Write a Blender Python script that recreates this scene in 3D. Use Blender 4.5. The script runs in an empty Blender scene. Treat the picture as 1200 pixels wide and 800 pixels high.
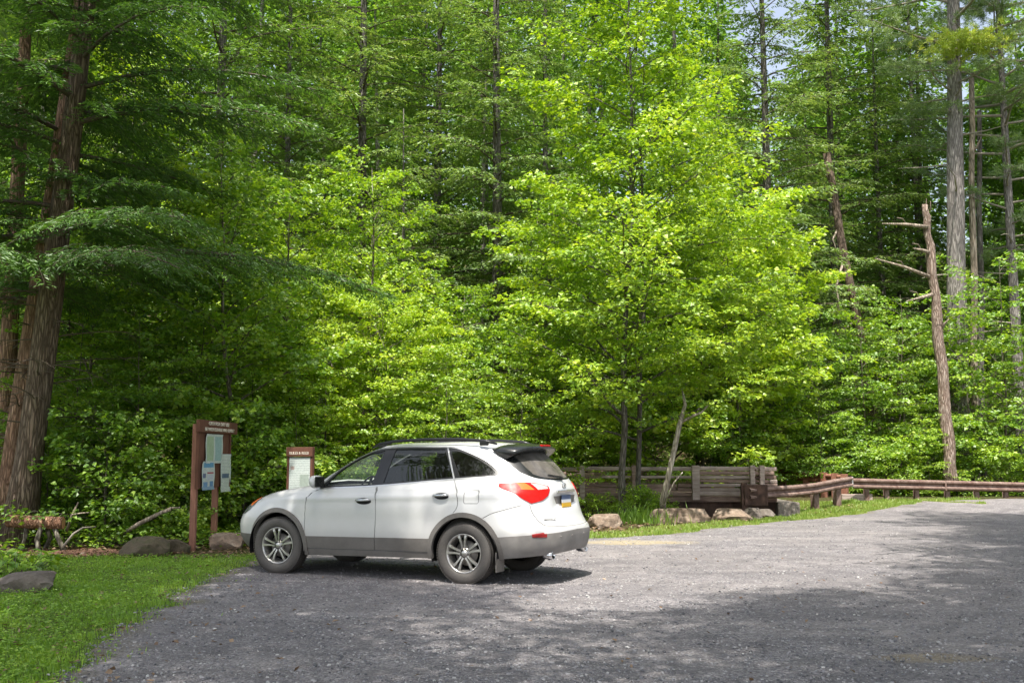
EXPO = 1.03
import bpy, math, random
import numpy as np
from mathutils import Vector, Matrix
from mathutils.geometry import delaunay_2d_cdt
PI = math.pi
COL = bpy.context.scene.collection
rng = np.random.default_rng(7)
random.seed(7)

# ------------------------------------------------------------------ camera model (used to survey real positions from the photo)
FPX, HCAM, HOR = 1200.0, 1.55, 535.0
PITCH = math.atan((HOR - 400) / FPX)
CP, SP = math.cos(PITCH), math.sin(PITCH)
def at(px, py, Y):
    x = (px - 600) / FPX; y = -(py - 400) / FPX
    d = (x, CP - y * SP, SP + y * CP); t = Y / d[1]
    return Vector((d[0] * t, Y, HCAM + d[2] * t))
def gnd(px, py, z=0.0):
    x = (px - 600) / FPX; y = -(py - 400) / FPX
    d = (x, CP - y * SP, SP + y * CP); t = (z - HCAM) / d[2]
    return Vector((d[0] * t, d[1] * t, z))

# ------------------------------------------------------------------ object helpers
def tag(o, label=None, cat=None, group=None, kind=None):
    if label: o['label'] = label
    if cat: o['category'] = cat
    if group: o['group'] = group
    if kind: o['kind'] = kind
    return o
def empty(name, loc=(0, 0, 0), rz=0.0, label=None, cat=None, group=None):
    o = bpy.data.objects.new(name, None); COL.objects.link(o)
    o.location = loc; o.rotation_euler = (0, 0, rz); o.empty_display_size = 0.2
    return tag(o, label, cat, group)
def mesh_arrays(name, V, Fs, mats, midx=None, smooth=False, attr=None):
    """V (n,3); Fs = list of (m,k) int arrays."""
    me = bpy.data.meshes.new(name)
    V = np.asarray(V, np.float32)
    Fs = [np.asarray(f, np.int32) for f in Fs if len(f)]
    me.vertices.add(len(V)); me.vertices.foreach_set('co', V.ravel())
    nl = sum(f.size for f in Fs); nf = sum(len(f) for f in Fs)
    me.loops.add(nl); me.polygons.add(nf)
    me.loops.foreach_set('vertex_index', np.concatenate([f.ravel() for f in Fs]))
    tot = np.concatenate([np.full(len(f), f.shape[1], np.int32) for f in Fs])
    st = np.concatenate([[0], np.cumsum(tot)[:-1]]).astype(np.int32)
    me.polygons.foreach_set('loop_start', st)
    try: me.polygons.foreach_set('loop_total', tot)
    except Exception: pass
    if midx is not None: me.polygons.foreach_set('material_index', np.asarray(midx, np.int32))
    me.polygons.foreach_set('use_smooth', np.full(nf, bool(smooth)))
    if attr is not None:
        a = me.attributes.new('rnd', 'FLOAT', 'FACE'); a.data.foreach_set('value', np.asarray(attr, np.float32))
    for m in (mats if isinstance(mats, (list, tuple)) else [mats]): me.materials.append(m)
    me.update(calc_edges=True)
    return me
def link(name, me, parent=None, loc=None):
    o = bpy.data.objects.new(name, me); COL.objects.link(o)
    if parent is not None: o.parent = parent
    if loc is not None: o.location = loc
    return o
def copy_tree(o, parent=None):
    c = o.copy(); COL.objects.link(c); c.parent = parent
    for ch in [x for x in bpy.data.objects if x.parent == o]: copy_tree(ch, c)
    return c

class MB:
    def __init__(s): s.v = []; s.f = []; s.m = []; s.n = 0; s.sm = []
    def add(s, V, F, mi=0, sm=False):
        V = [tuple(map(float, p)) for p in V]
        s.v += V; s.f += [tuple(int(i) + s.n for i in f) for f in F]; s.m += [mi] * len(F); s.sm += [sm] * len(F); s.n += len(V)
        return s
    def box(s, c, d, mi=0, rot=None, bev=0.0):
        hx, hy, hz = d[0] / 2, d[1] / 2, d[2] / 2
        if bev > 0:
            b = min(bev, hx * .9, hy * .9, hz * .9)
            import bmesh
            bm = bmesh.new(); bmesh.ops.create_cube(bm, size=1)
            for v in bm.verts: v.co = Vector((v.co.x * d[0], v.co.y * d[1], v.co.z * d[2]))
            bmesh.ops.bevel(bm, geom=bm.edges[:], offset=b, segments=2, affect='EDGES', profile=.6)
            bm.verts.index_update(); V = [v.co.copy() for v in bm.verts]; F = [[v.index for v in f.verts] for f in bm.faces]; bm.free()
        else:
            V = [Vector((x * hx, y * hy, z * hz)) for x in (-1, 1) for y in (-1, 1) for z in (-1, 1)]
            F = [(0, 1, 3, 2), (4, 6, 7, 5), (0, 4, 5, 1), (2, 3, 7, 6), (0, 2, 6, 4), (1, 5, 7, 3)]
        if rot is not None: V = [rot @ v for v in V]
        c = Vector(c); return s.add([v + c for v in V], F, mi)
    def bar(s, a, b, w, h, mi=0, bev=0.0, up=(0, 0, 1)):
        a = Vector(a); b = Vector(b); x = (b - a).normalized(); y = Vector(up).cross(x)
        y = y.normalized() if y.length > 1e-5 else Vector((0, 1, 0)); z = x.cross(y)
        R = Matrix((x, y, z)).transposed()
        return s.box((a + b) / 2, ((b - a).length, w, h), mi, R, bev)
    def tube(s, P, R, n=8, mi=0, cap=True, sm=True, jit=0.0):
        P = [Vector(p) for p in P]; k = len(P)
        if not hasattr(R, '__len__'): R = [R] * k
        V = []; F = []; ref = None
        for i in range(k):
            t = (P[min(i + 1, k - 1)] - P[max(i - 1, 0)]).normalized()
            if ref is None:
                ref = Vector((0, 0, 1)).cross(t)
                if ref.length < .1: ref = Vector((1, 0, 0)).cross(t)
            ref = (ref - t * ref.dot(t)).normalized(); q = t.cross(ref)
            for j in range(n):
                a = 2 * PI * j / n; r = R[i] * (1 + (random.uniform(-jit, jit) if jit else 0))
                V.append(P[i] + (ref * math.cos(a) + q * math.sin(a)) * r)
        for i in range(k - 1):
            for j in range(n):
                F.append((i * n + j, i * n + (j + 1) % n, (i + 1) * n + (j + 1) % n, (i + 1) * n + j))
        if cap: F.append(tuple(range(n))[::-1]); F.append(tuple((k - 1) * n + j for j in range(n)))
        return s.add(V, F, mi, sm)
    def lathe(s, prof, n=40, axis='y', c=(0, 0, 0), mi=0, sm=True, closed=False):
        V = []; F = []; m = len(prof)
        for j in range(n):
            a = 2 * PI * j / n; ca, sa = math.cos(a), math.sin(a)
            for r, h in prof:
                p = (r * ca, h, r * sa) if axis == 'y' else ((h, r * ca, r * sa) if axis == 'x' else (r * ca, r * sa, h))
                V.append((p[0] + c[0], p[1] + c[1], p[2] + c[2]))
        for j in range(n):
            for i in range(m if closed else m - 1):
                i2 = (i + 1) % m; j2 = (j + 1) % n
                F.append((j * m + i, j2 * m + i, j2 * m + i2, j * m + i2))
        return s.add(V, F, mi, sm)
    def prism(s, poly, y0, y1, mi=0, M=None):
        n = len(poly); V = [Vector((x, y0, z)) for x, z in poly] + [Vector((x, y1, z)) for x, z in poly]
        if M is not None: V = [M @ v for v in V]
        F = [tuple(range(n))[::-1], tuple(range(n, 2 * n))] + [(i, (i + 1) % n, n + (i + 1) % n, n + i) for i in range(n)]
        return s.add(V, F, mi)
    def build(s, name, mats, parent=None, loc=None, fixn=True):
        me = bpy.data.meshes.new(name); me.from_pydata(s.v, [], s.f)
        for m in (mats if isinstance(mats, (list, tuple)) else [mats]): me.materials.append(m)
        me.polygons.foreach_set('material_index', s.m); me.polygons.foreach_set('use_smooth', s.sm)
        if fixn:
            import bmesh
            bm = bmesh.new(); bm.from_mesh(me); bmesh.ops.recalc_face_normals(bm, faces=bm.faces[:]); bm.to_mesh(me); bm.free()
        me.update()
        return link(name, me, parent, loc)

# ------------------------------------------------------------------ material helpers
class NT:
    def __init__(s, name):
        s.m = bpy.data.materials.new(name); s.m.use_nodes = True; s.t = s.m.node_tree; s.t.nodes.clear()
        s.out = s.t.nodes.new('ShaderNodeOutputMaterial')
    def n(s, typ, **kw):
        nd = s.t.nodes.new('ShaderNode' + typ)
        for k, v in kw.items():
            if k in nd.inputs: s.set(nd, k, v)
            else: setattr(nd, k, v)
        return nd
    def set(s, nd, k, v):
        if isinstance(v, bpy.types.NodeSocket): s.t.links.new(v, nd.inputs[k])
        else: nd.inputs[k].default_value = v
    def coord(s, kind='Object', scale=(1, 1, 1), rot=(0, 0, 0)):
        if kind == 'World': src = s.n('NewGeometry').outputs['Position']
        else: src = s.n('TexCoord').outputs[kind]
        mp = s.n('Mapping', Vector=src); mp.inputs['Scale'].default_value = scale; mp.inputs['Rotation'].default_value = rot
        return mp.outputs[0]
    def noise(s, vec, scale, detail=4, rough=.55, dist=0.0):
        nd = s.n('TexNoise'); s.set(nd, 'Vector', vec); s.set(nd, 'Scale', scale); s.set(nd, 'Detail', detail); s.set(nd, 'Roughness', rough); s.set(nd, 'Distortion', dist)
        return nd.outputs['Fac']
    def ramp(s, fac, stops, interp='LINEAR'):
        nd = s.n('ValToRGB'); s.t.links.new(fac, nd.inputs[0]); cr = nd.color_ramp; cr.interpolation = interp
        while len(cr.elements) < len(stops): cr.elements.new(.5)
        for e, (p, c) in zip(cr.elements, stops):
            e.position = p; e.color = (tuple(c) + (1,))[:4] if hasattr(c, '__len__') else (c, c, c, 1)
        return nd.outputs[0]
    def mix(s, fac, a, b, mode='MIX'):
        nd = s.n('Mix'); nd.data_type = 'RGBA'; nd.blend_type = mode
        for idx, v in ((0, fac), (6, a), (7, b)):
            if isinstance(v, bpy.types.NodeSocket): s.t.links.new(v, nd.inputs[idx])
            else: nd.inputs[idx].default_value = v if idx == 0 else (tuple(v) + (1,) if len(v) == 3 else v)
        return nd.outputs[2]
    def math(s, op, a, b=0.0, c=0.0, clamp=False):
        nd = s.n('Math'); nd.operation = op; nd.use_clamp = clamp
        for i, v in enumerate((a, b, c)):
            if isinstance(v, bpy.types.NodeSocket): s.t.links.new(v, nd.inputs[i])
            else: nd.inputs[i].default_value = v
        return nd.outputs[0]
    def bump(s, h, strength=.5, dist=.02, normal=None):
        nd = s.n('Bump'); s.set(nd, 'Height', h); s.set(nd, 'Strength', strength); s.set(nd, 'Distance', dist)
        if normal is not None: s.set(nd, 'Normal', normal)
        return nd.outputs[0]
    def pbr(s, col, rough=.6, metal=0.0, normal=None, coat=0.0, spec=.5, **kw):
        b = s.n('BsdfPrincipled')
        s.set(b, 'Base Color', col if isinstance(col, bpy.types.NodeSocket) else tuple(col) + (1,))
        s.set(b, 'Roughness', rough); s.set(b, 'Metallic', metal); s.set(b, 'Coat Weight', coat); s.set(b, 'Specular IOR Level', spec)
        if coat: s.set(b, 'Coat Roughness', .04)
        if normal is not None: s.set(b, 'Normal', normal)
        for k, v in kw.items(): s.set(b, k.replace('_', ' '), v)
        s.t.links.new(b.outputs[0], s.out.inputs[0]); return s.m

def simple(name, col, rough=.5, metal=0.0, coat=0.0, dirt=0.12, scale=6.0, spec=.5):
    t = NT(name); v = t.coord('Object'); f = t.noise(v, scale, 5)
    c = t.mix(t.ramp(f, [(.3, 1.0 - dirt), (.7, 1.0)]), (col[0] * .62, col[1] * .60, col[2] * .56), col)
    r = t.math('ADD', t.math('MULTIPLY', f, .15), rough - .07)
    return t.pbr(c, r, metal, coat=coat, spec=spec)
# ------------------------------------------------------------------ materials
M = {}
def leaf_mat(name, cols, trans=.5, rough=.5, sat=1.0, gl=.06):
    """cols: ramp stops of leaf colour, by a random value per leaf and a slow noise through the crown."""
    t = NT(name); a = t.n('Attribute', attribute_name='rnd').outputs['Fac']
    oi = t.n('ObjectInfo').outputs['Random']
    f = t.noise(t.coord('World'), .9, 2)
    k = t.math('ADD', t.math('MULTIPLY', a, .62), t.math('MULTIPLY', t.math('SUBTRACT', f, .5), .9)); k = t.math('ADD', k, .17)
    k = t.math('ADD', k, t.math('MULTIPLY', t.math('SUBTRACT', oi, .5), .22), clamp=True)
    c = t.ramp(k, cols)
    d = t.n('BsdfDiffuse'); t.set(d, 'Color', c)
    tr = t.n('BsdfTranslucent'); t.set(tr, 'Color', t.mix(1.0, c, (1.25, 1.2, .55), 'MULTIPLY'))
    m1 = t.n('MixShader'); t.set(m1, 0, trans); t.t.links.new(d.outputs[0], m1.inputs[1]); t.t.links.new(tr.outputs[0], m1.inputs[2])
    g = t.n('BsdfGlossy'); t.set(g, 'Roughness', rough); t.set(g, 'Color', (1, 1, 1, 1))
    m2 = t.n('MixShader'); t.set(m2, 0, gl); t.t.links.new(m1.outputs[0], m2.inputs[1]); t.t.links.new(g.outputs[0], m2.inputs[2])
    t.t.links.new(m2.outputs[0], t.out.inputs[0]); return t.m
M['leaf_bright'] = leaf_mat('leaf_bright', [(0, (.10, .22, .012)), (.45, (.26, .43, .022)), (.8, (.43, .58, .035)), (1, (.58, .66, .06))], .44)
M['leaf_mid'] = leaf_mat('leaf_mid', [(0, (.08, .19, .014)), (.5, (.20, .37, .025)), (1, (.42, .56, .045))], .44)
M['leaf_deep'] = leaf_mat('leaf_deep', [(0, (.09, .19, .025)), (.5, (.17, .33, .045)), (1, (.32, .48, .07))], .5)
M['leaf_yellow'] = leaf_mat('leaf_yellow', [(0, (.20, .36, .025)), (.5, (.40, .57, .04)), (1, (.60, .68, .08))], .5)
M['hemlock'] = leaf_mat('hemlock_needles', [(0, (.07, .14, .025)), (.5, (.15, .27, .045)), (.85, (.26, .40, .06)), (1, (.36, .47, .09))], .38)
M['hemlock_shade_tone'] = leaf_mat('hemlock_needles_shade_tone', [(0, (.035, .085, .016)), (.5, (.08, .18, .03)), (.85, (.15, .30, .045)), (1, (.24, .38, .07))], .34)  # darker copy of the hemlock needles, shade of the boughs put into the colour
M['hemlock_pale'] = leaf_mat('hemlock_needles_dry', [(0, (.10, .18, .05)), (.5, (.20, .32, .085)), (.85, (.33, .45, .12)), (1, (.42, .45, .18))], .38)
M['pine'] = leaf_mat('pine_needles', [(0, (.09, .16, .06)), (.5, (.19, .30, .10)), (1, (.34, .44, .15))], .35)
M['pine_yellow'] = leaf_mat('pine_needles_yellow', [(0, (.28, .40, .04)), (.6, (.46, .58, .07)), (1, (.62, .50, .14))], .45)
M['grass'] = leaf_mat('grass_blades', [(0, (.13, .26, .02)), (.5, (.25, .44, .035)), (.85, (.40, .55, .06)), (1, (.52, .54, .16))], .45)
M['grass_sun'] = leaf_mat('grass_blades_verge', [(0, (.15, .27, .03)), (.5, (.28, .42, .05)), (1, (.48, .50, .16))], .45)

def bark(name, c1, c2, c3, sc=1.0, bs=.9):
    t = NT(name); v = t.coord('Object', (7 * sc, 7 * sc, .8 * sc)); v2 = t.coord('Object', (1, 1, .35))
    f = t.noise(v, 3.0, 8, .65, .6); g = t.noise(v2, 2.2, 4)
    nz = t.n('TexNoise'); t.set(nz, 'Vector', v); t.set(nz, 'Scale', 1.3); t.set(nz, 'Detail', 5); va = t.n('VectorMath', operation='MULTIPLY_ADD'); t.t.links.new(nz.outputs['Color'], va.inputs[0]); va.inputs[1].default_value = (1.1, 1.1, .8); t.t.links.new(v, va.inputs[2])
    vo = t.n('TexVoronoi'); t.set(vo, 'Vector', va.outputs[0]); t.set(vo, 'Scale', 3.2); vo.feature = 'DISTANCE_TO_EDGE'
    crack = t.ramp(vo.outputs['Distance'], [(0, 0.0), (.30, 1.0)])
    col = t.mix(g, c1, c2); col = t.mix(t.ramp(f, [(.42, 0.0), (.72, 1.0)]), col, c3)
    col = t.mix(crack, tuple(x * .45 for x in c1), col)
    h = t.math('ADD', t.math('MULTIPLY', f, .6), t.math('MULTIPLY', crack, .7))
    return t.pbr(col, .9, normal=t.bump(h, bs, .03), spec=.2)
M['bark_hemlock'] = bark('bark_hemlock', (.16, .11, .082), (.26, .185, .137), (.33, .26, .205))
M['bark_red'] = bark('bark_reddish', (.27, .155, .105), (.42, .245, .165), (.48, .33, .245))
M['bark_grey'] = bark('bark_grey', (.17, .15, .13), (.28, .25, .225), (.38, .355, .33))
M['bark_pine'] = bark('bark_pine', (.26, .23, .21), (.38, .345, .32), (.50, .46, .43))
M['bark_smooth'] = bark('bark_sapling', (.15, .125, .09), (.27, .24, .18), (.40, .38, .31), .7, .35)
M['bark_pale'] = bark('bark_pale', (.42, .36, .28), (.58, .52, .43), (.68, .63, .55), .7, .4)
M['dead_wood'] = bark('dead_wood', (.34, .27, .20), (.50, .41, .32), (.62, .55, .46), .8, .5)
M['twig'] = simple('twig', (.10, .075, .055), .9)
M['twig_grey'] = simple('twig_grey', (.27, .235, .19), .9)
M['snag'] = bark('bark_snag', (.27, .185, .14), (.43, .33, .27), (.56, .49, .42), .9, .9)
def woody(name, a, b, ax=(1, 1, 12), sc=3.0):
    t = NT(name); v = t.coord('Object', ax); f = t.noise(v, sc, 7, .6, .5); g = t.noise(t.coord('Object'), 2.0, 3)
    c = t.mix(t.ramp(f, [(.3, 0.0), (.7, 1.0)]), a, b); c = t.mix(t.ramp(g, [(.35, .5), (.65, 1.0)]), tuple(x * .55 for x in a), c)
    return t.pbr(c, .85, normal=t.bump(f, .6, .01), spec=.25)
M['sign_wood'] = woody('sign_wood_brown', (.12, .052, .034), (.20, .092, .062), (18, 18, 1))
M['post_wood'] = woody('post_wood_red', (.25, .115, .078), (.38, .19, .135), (20, 20, 1))
M['timber'] = woody('weathered_timber', (.31, .235, .20), (.64, .53, .47), (1, 8, 14), 2.2)
M['timber_dark'] = woody('stained_timber', (.20, .125, .095), (.46, .34, .285), (1, 8, 12), 2.2)
M['cutface'] = woody('cut_log_face', (.50, .24, .11), (.70, .40, .22), (1, 9, 9), 2.0)
M['log_bark'] = bark('log_bark', (.30, .15, .09), (.46, .25, .15), (.55, .36, .25))
M['bark_chips'] = simple('bark_chips', (.24, .13, .085), .9, dirt=.5)
M['letter'] = simple('routed_letters_cream', (.72, .66, .56), .7)
def rock(name, a, b, c):
    t = NT(name); v = t.coord('Object'); f = t.noise(v, 2.2, 8, .62); g = t.noise(v, 11, 6, .6); w = t.noise(t.coord('Object', (1, 1, 3.5)), 2.4, 5, .6, 1.0)
    col = t.mix(t.ramp(f, [(.35, 0.0), (.62, 1.0)]), a, b); col = t.mix(t.ramp(w, [(.5, 0.0), (.66, .8)]), col, c)
    col = t.mix(t.ramp(g, [(.42, .35), (.6, 0.0)]), col, (.09, .075, .06))
    h = t.math('ADD', f, t.math('MULTIPLY', g, .5))
    return t.pbr(col, .9, normal=t.bump(h, .9, .05), spec=.2)
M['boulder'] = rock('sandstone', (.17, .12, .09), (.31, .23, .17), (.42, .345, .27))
M['boulder_grey'] = rock('sandstone_grey', (.12, .10, .085), (.20, .17, .145), (.28, .25, .21))  # stone of a darker, greyer colour than the tan boulders
M['boulder_moss'] = rock('mossy_stone', (.075, .062, .042), (.13, .105, .07), (.06, .075, .03))
def rust(name, a, b):
    t = NT(name); v = t.coord('Object'); f = t.noise(v, 5, 7, .6); g = t.noise(t.coord('Object', (1, 1, .2)), 14, 4)
    c = t.mix(t.ramp(f, [(.35, 0.0), (.65, 1.0)]), a, b); c = t.mix(t.ramp(g, [(.45, 0.0), (.7, .5)]), c, (a[0] * .5, a[1] * .5, a[2] * .5))
    return t.pbr(c, .75, .15, normal=t.bump(f, .25, .01), spec=.35)
M['rust'] = rust('weathering_steel', (.165, .098, .076), (.30, .215, .18))
M['rust_red'] = rust('weathering_steel_red', (.23, .095, .062), (.37, .18, .125))
M['rust_dark'] = rust('weathering_steel_dark', (.06, .035, .028), (.13, .075, .055))
M['galv'] = rust('galvanized_end', (.60, .58, .55), (.75, .73, .70))
M['concrete'] = rock('old_concrete', (.20, .17, .145), (.30, .265, .23), (.38, .345, .30))

# car
def paint():
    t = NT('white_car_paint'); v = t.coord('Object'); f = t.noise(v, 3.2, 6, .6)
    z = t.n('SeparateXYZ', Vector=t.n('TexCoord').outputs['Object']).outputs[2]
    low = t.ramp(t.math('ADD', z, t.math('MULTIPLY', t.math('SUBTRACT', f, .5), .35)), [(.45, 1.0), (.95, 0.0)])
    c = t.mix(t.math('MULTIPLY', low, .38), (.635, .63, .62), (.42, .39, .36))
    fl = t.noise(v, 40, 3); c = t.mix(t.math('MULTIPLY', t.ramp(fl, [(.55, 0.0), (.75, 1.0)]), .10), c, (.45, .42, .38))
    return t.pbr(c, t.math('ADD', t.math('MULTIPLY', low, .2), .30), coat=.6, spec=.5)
M['paint'] = paint()
def clad(name, col):
    t = NT(name); v = t.coord('Object'); f = t.noise(v, 4, 6, .6); g = t.noise(v, 60, 3)
    c = t.mix(t.ramp(f, [(.3, 0.0), (.7, 1.0)]), tuple(x * .8 for x in col), tuple(x * 1.25 for x in col)); c = t.mix(t.math('MULTIPLY', g, .3), c, (.30, .26, .22))
    return t.pbr(c, .6, spec=.35)
M['clad'] = clad('grey_dusty_cladding', (.145, .135, .125))
M['clad_bumper'] = clad('grey_dusty_bumper', (.21, .20, .19))
M['black'] = simple('black_trim', (.012, .012, .013), .3, spec=.5)
M['gloss_black'] = simple('gloss_black', (.014, .015, .015), .28, coat=.1)
M['under'] = simple('underbody_black', (.012, .012, .012), .9, spec=.2)
M['seam'] = simple('panel_gap', (.26, .26, .255), .8, spec=.1)
M['chrome'] = simple('chrome', (.75, .75, .76), .14, 1.0, dirt=.1)
M['satin'] = simple('satin_silver_strip', (.62, .62, .62), .32, .8)
M['rubber'] = clad('dusty_tyre_rubber', (.062, .058, .055))
M['tread'] = clad('tyre_tread', (.03, .029, .028))
M['alloy'] = simple('alloy_wheel_silver', (.58, .56, .53), .32, .85, dirt=.3, scale=9)
M['alloy_dark'] = simple('wheel_barrel_dark', (.05, .045, .04), .6, .4)
M['disc'] = simple('brake_disc', (.30, .28, .26), .45, .8)
M['red_lens'] = simple('red_lens', (.50, .012, .010), .30, coat=.0, dirt=.5, scale=26, spec=.12)
M['red_dim'] = simple('dull_red_reflector', (.34, .03, .028), .4, dirt=.3, scale=20, spec=.2)
M['amber_lens'] = simple('amber_lens', (.72, .16, .03), .35, coat=.0, dirt=.5, scale=50, spec=.12)
M['clear_lens'] = simple('clear_lens', (.62, .60, .58), .3, .3, coat=.0, dirt=.5, scale=60)
M['head_lens'] = simple('head_lens', (.25, .26, .28), .1, .4, coat=1.0, dirt=.5, scale=30)
M['seat'] = simple('seat_cloth', (.10, .095, .09), .9)
def glass(name, tint, alpha, dust=0.0, refl=.0):
    t = NT(name); lw = t.n('LayerWeight'); t.set(lw, 'Blend', .5)
    tr = t.n('BsdfTransparent'); t.set(tr, 'Color', tint + (1,))
    g = t.n('BsdfGlossy'); t.set(g, 'Roughness', .02); t.set(g, 'Color', (.9, .95, .92, 1))
    fac = t.math('ADD', t.math('MULTIPLY', t.math('POWER', lw.outputs['Facing'], 4.0), .5), .035 + refl, clamp=True)
    m = t.n('MixShader'); t.set(m, 0, fac); t.t.links.new(tr.outputs[0], m.inputs[1]); t.t.links.new(g.outputs[0], m.inputs[2])
    last = m.outputs[0]
    if dust:
        d = t.n('BsdfDiffuse'); t.set(d, 'Color', (.42, .38, .34, 1)); f = t.noise(t.coord('Object'), 5, 5)
        m2 = t.n('MixShader'); t.set(m2, 0, t.math('MULTIPLY', f, dust * 2)); t.t.links.new(last, m2.inputs[1]); t.t.links.new(d.outputs[0], m2.inputs[2]); last = m2.outputs[0]
    t.t.links.new(last, t.out.inputs[0]); return t.m
M['glass'] = glass('clear_side_glass', (.90, .95, .91), 0, .008)
M['glass_dark'] = glass('privacy_glass', (.16, .17, .17), 0, .008, .02)
M['glass_rear'] = glass('dusty_rear_glass', (.12, .12, .12), 0, .30)
def plate_mat():
    t = NT('licence_plate'); z = t.n('SeparateXYZ', Vector=t.n('TexCoord').outputs['Generated']).outputs[2]
    return t.pbr(t.ramp(z, [(0, (.72, .42, .02)), (.34, (.72, .42, .02)), (.40, (.72, .72, .70)), (.60, (.6, .63, .68)), (.66, (.07, .11, .22)), (1, (.07, .11, .22))]), .45)
M['plate'] = plate_mat()
def paper(name, blocks):
    """printed sheet: rows of fine print and coloured picture blocks laid out in the sheet's own coordinates"""
    t = NT(name); g = t.n('SeparateXYZ', Vector=t.n('TexCoord').outputs['Generated']); u, v = g.outputs[0], g.outputs[2]
    base = t.mix(t.noise(t.coord('Object'), 6, 3), (.66, .70, .66), (.50, .57, .54))
    rows = t.math('GREATER_THAN', t.math('FRACT', t.math('MULTIPLY', v, 26.0)), .55)
    wd = t.noise(t.coord('Object', (30, 30, 55)), 2.0, 1)
    ink = t.math('MULTIPLY', t.math('MULTIPLY', rows, t.math('GREATER_THAN', wd, .46)), .55)
    col = t.mix(ink, base, (.12, .14, .15))
    for (u0, u1, v0, v1, c) in blocks:
        m = t.math('MULTIPLY', t.math('MULTIPLY', t.math('GREATER_THAN', u, u0), t.math('LESS_THAN', u, u1)), t.math('MULTIPLY', t.math('GREATER_THAN', v, v0), t.math('LESS_THAN', v, v1)))
        cc = t.mix(t.noise(t.coord('Object'), 30, 3), tuple(x * .5 for x in c), c)
        col = t.mix(m, col, cc)
    return t.pbr(col, .6)
M['paper_map'] = paper('trail_map_sheet', [(.06, .46, .08, .92, (.45, .58, .40)), (.54, .94, .08, .92, (.38, .55, .55))])
M['paper_blue'] = paper('blue_notice_sheet', [(.0, 1, .0, .12, (.30, .45, .60)), (.1, .9, .78, .95, (.15, .38, .62)), (.08, .30, .42, .58, (.16, .20, .35)), (.38, .9, .56, .62, (.45, .10, .16)), (.1, .45, .10, .28, (.18, .36, .60)), (.6, .92, .12, .3, (.14, .30, .55)), (.38, .9, .34, .52, (.62, .66, .75))])
M['paper_plain'] = paper('typed_notice_sheet', [(.15, .85, .36, .48, (.12, .18, .30))])
M['paper_grey'] = paper('faded_rules_sheet', [(.52, .95, .35, .62, (.45, .52, .46)), (.06, .25, .72, .80, (.50, .40, .36))])
# ------------------------------------------------------------------ the SUV: a stack of plan outlines (w, z, x front, x rear, half width, corner powers)
TAB = np.array([
 (0.22,0.22,0.350,4.55,0.885,4.4,4.0),
 (0.35,0.35,0.070,4.76,0.925,4.4,4.2),
 (0.50,0.50,-0.020,4.83,0.955,4.4,4.4),
 (0.62,0.62,-0.030,4.84,0.967,4.4,4.4),
 (0.72,0.72,0.000,4.815,0.970,4.4,4.4),
 (0.80,0.80,0.060,4.775,0.968,4.4,4.4),
 (0.90,0.90,0.170,4.74,0.962,4.4,4.4),
 (1.00,1.00,0.370,4.725,0.952,4.4,4.3),
 (1.07,1.07,0.610,4.715,0.942,4.4,4.2),
 (1.12,1.12,0.910,4.705,0.932,5.2,4.0),
 (1.16,1.16,1.190,4.69,0.920,5.2,3.9),
 (1.20,1.20,1.350,4.67,0.902,5.2,3.8),
 (1.30,1.30,1.520,4.61,0.858,5.2,3.6),
 (1.40,1.40,1.700,4.53,0.815,5.2,3.5),
 (1.50,1.50,1.890,4.44,0.772,5.2,3.5),
 (1.60,1.60,2.130,4.33,0.722,5.2,3.5),
 (1.68,1.66,2.310,4.24,0.672,5.2,3.5),
 (1.78,1.70,2.420,4.12,0.590,3.5,3.4),
 (1.95,1.73,2.650,3.88,0.420,3.5,3.0),
 (2.15,1.745,3.120,3.60,0.200,2.5,2.5),
 (2.35,1.75,3.330,3.38,0.010,2.5,2.0)])
def pchip(x,y,xi):
    h=np.diff(x); d=np.diff(y)/h; m=np.zeros_like(y)
    for i in range(1,len(x)-1):
        if d[i-1]*d[i]>0:
            w1=2*h[i]+h[i-1]; w2=h[i]+2*h[i-1]; m[i]=(w1+w2)/(w1/d[i-1]+w2/d[i])
    m[0]=d[0]; m[-1]=d[-1]
    i=np.clip(np.searchsorted(x,xi)-1,0,len(x)-2); t=(xi-x[i])/h[i]
    return (2*t**3-3*t**2+1)*y[i]+(t**3-2*t**2+t)*h[i]*m[i]+(-2*t**3+3*t**2)*y[i+1]+(t**3-t**2)*h[i]*m[i+1]
XC=2.45
NW,NU=240,260
ws=np.linspace(.22,2.35,NW)
pr=[pchip(TAB[:,0],TAB[:,k],ws) for k in range(1,7)]
GRID=np.zeros((NW,NU,3))
for i in range(NW):
    z,xf,xr,W,nf,nr=[p[i] for p in pr]
    xc=XC if z<1.7 else XC+(3.35-XC)*min(1,(ws[i]-1.78)/.57) if ws[i]>1.78 else XC
    t=np.linspace(0,math.pi/2,600)
    s,c=np.sin(t),np.cos(t)
    fx=xc-(xc-xf)*c**(2/nf); fy=W*s**(2/nf)
    rx=xc+(xr-xc)*c[::-1]**(2/nr); ry=W*s[::-1]**(2/nr)
    X=np.r_[fx,rx[1:]]; Y=np.r_[fy,ry[1:]]
    L=np.r_[0,np.cumsum(np.hypot(np.diff(X),np.diff(Y)))]; u=np.linspace(0,L[-1],NU)
    GRID[i,:,0]=np.interp(u,L,X); GRID[i,:,1]=-np.interp(u,L,Y); GRID[i,:,2]=z
def P(u,w):
    a=np.clip((np.asarray(w)-.22)/(2.35-.22)*(NW-1),0,NW-1.0001); b=np.clip(np.asarray(u)*(NU-1),0,NU-1.0001)
    i=a.astype(int); j=b.astype(int); fa=(a-i)[...,None]; fb=(b-j)[...,None]
    return (GRID[i,j]*(1-fa)+GRID[i+1,j]*fa)*(1-fb)+(GRID[i,j+1]*(1-fa)+GRID[i+1,j+1]*fa)*fb
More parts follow.
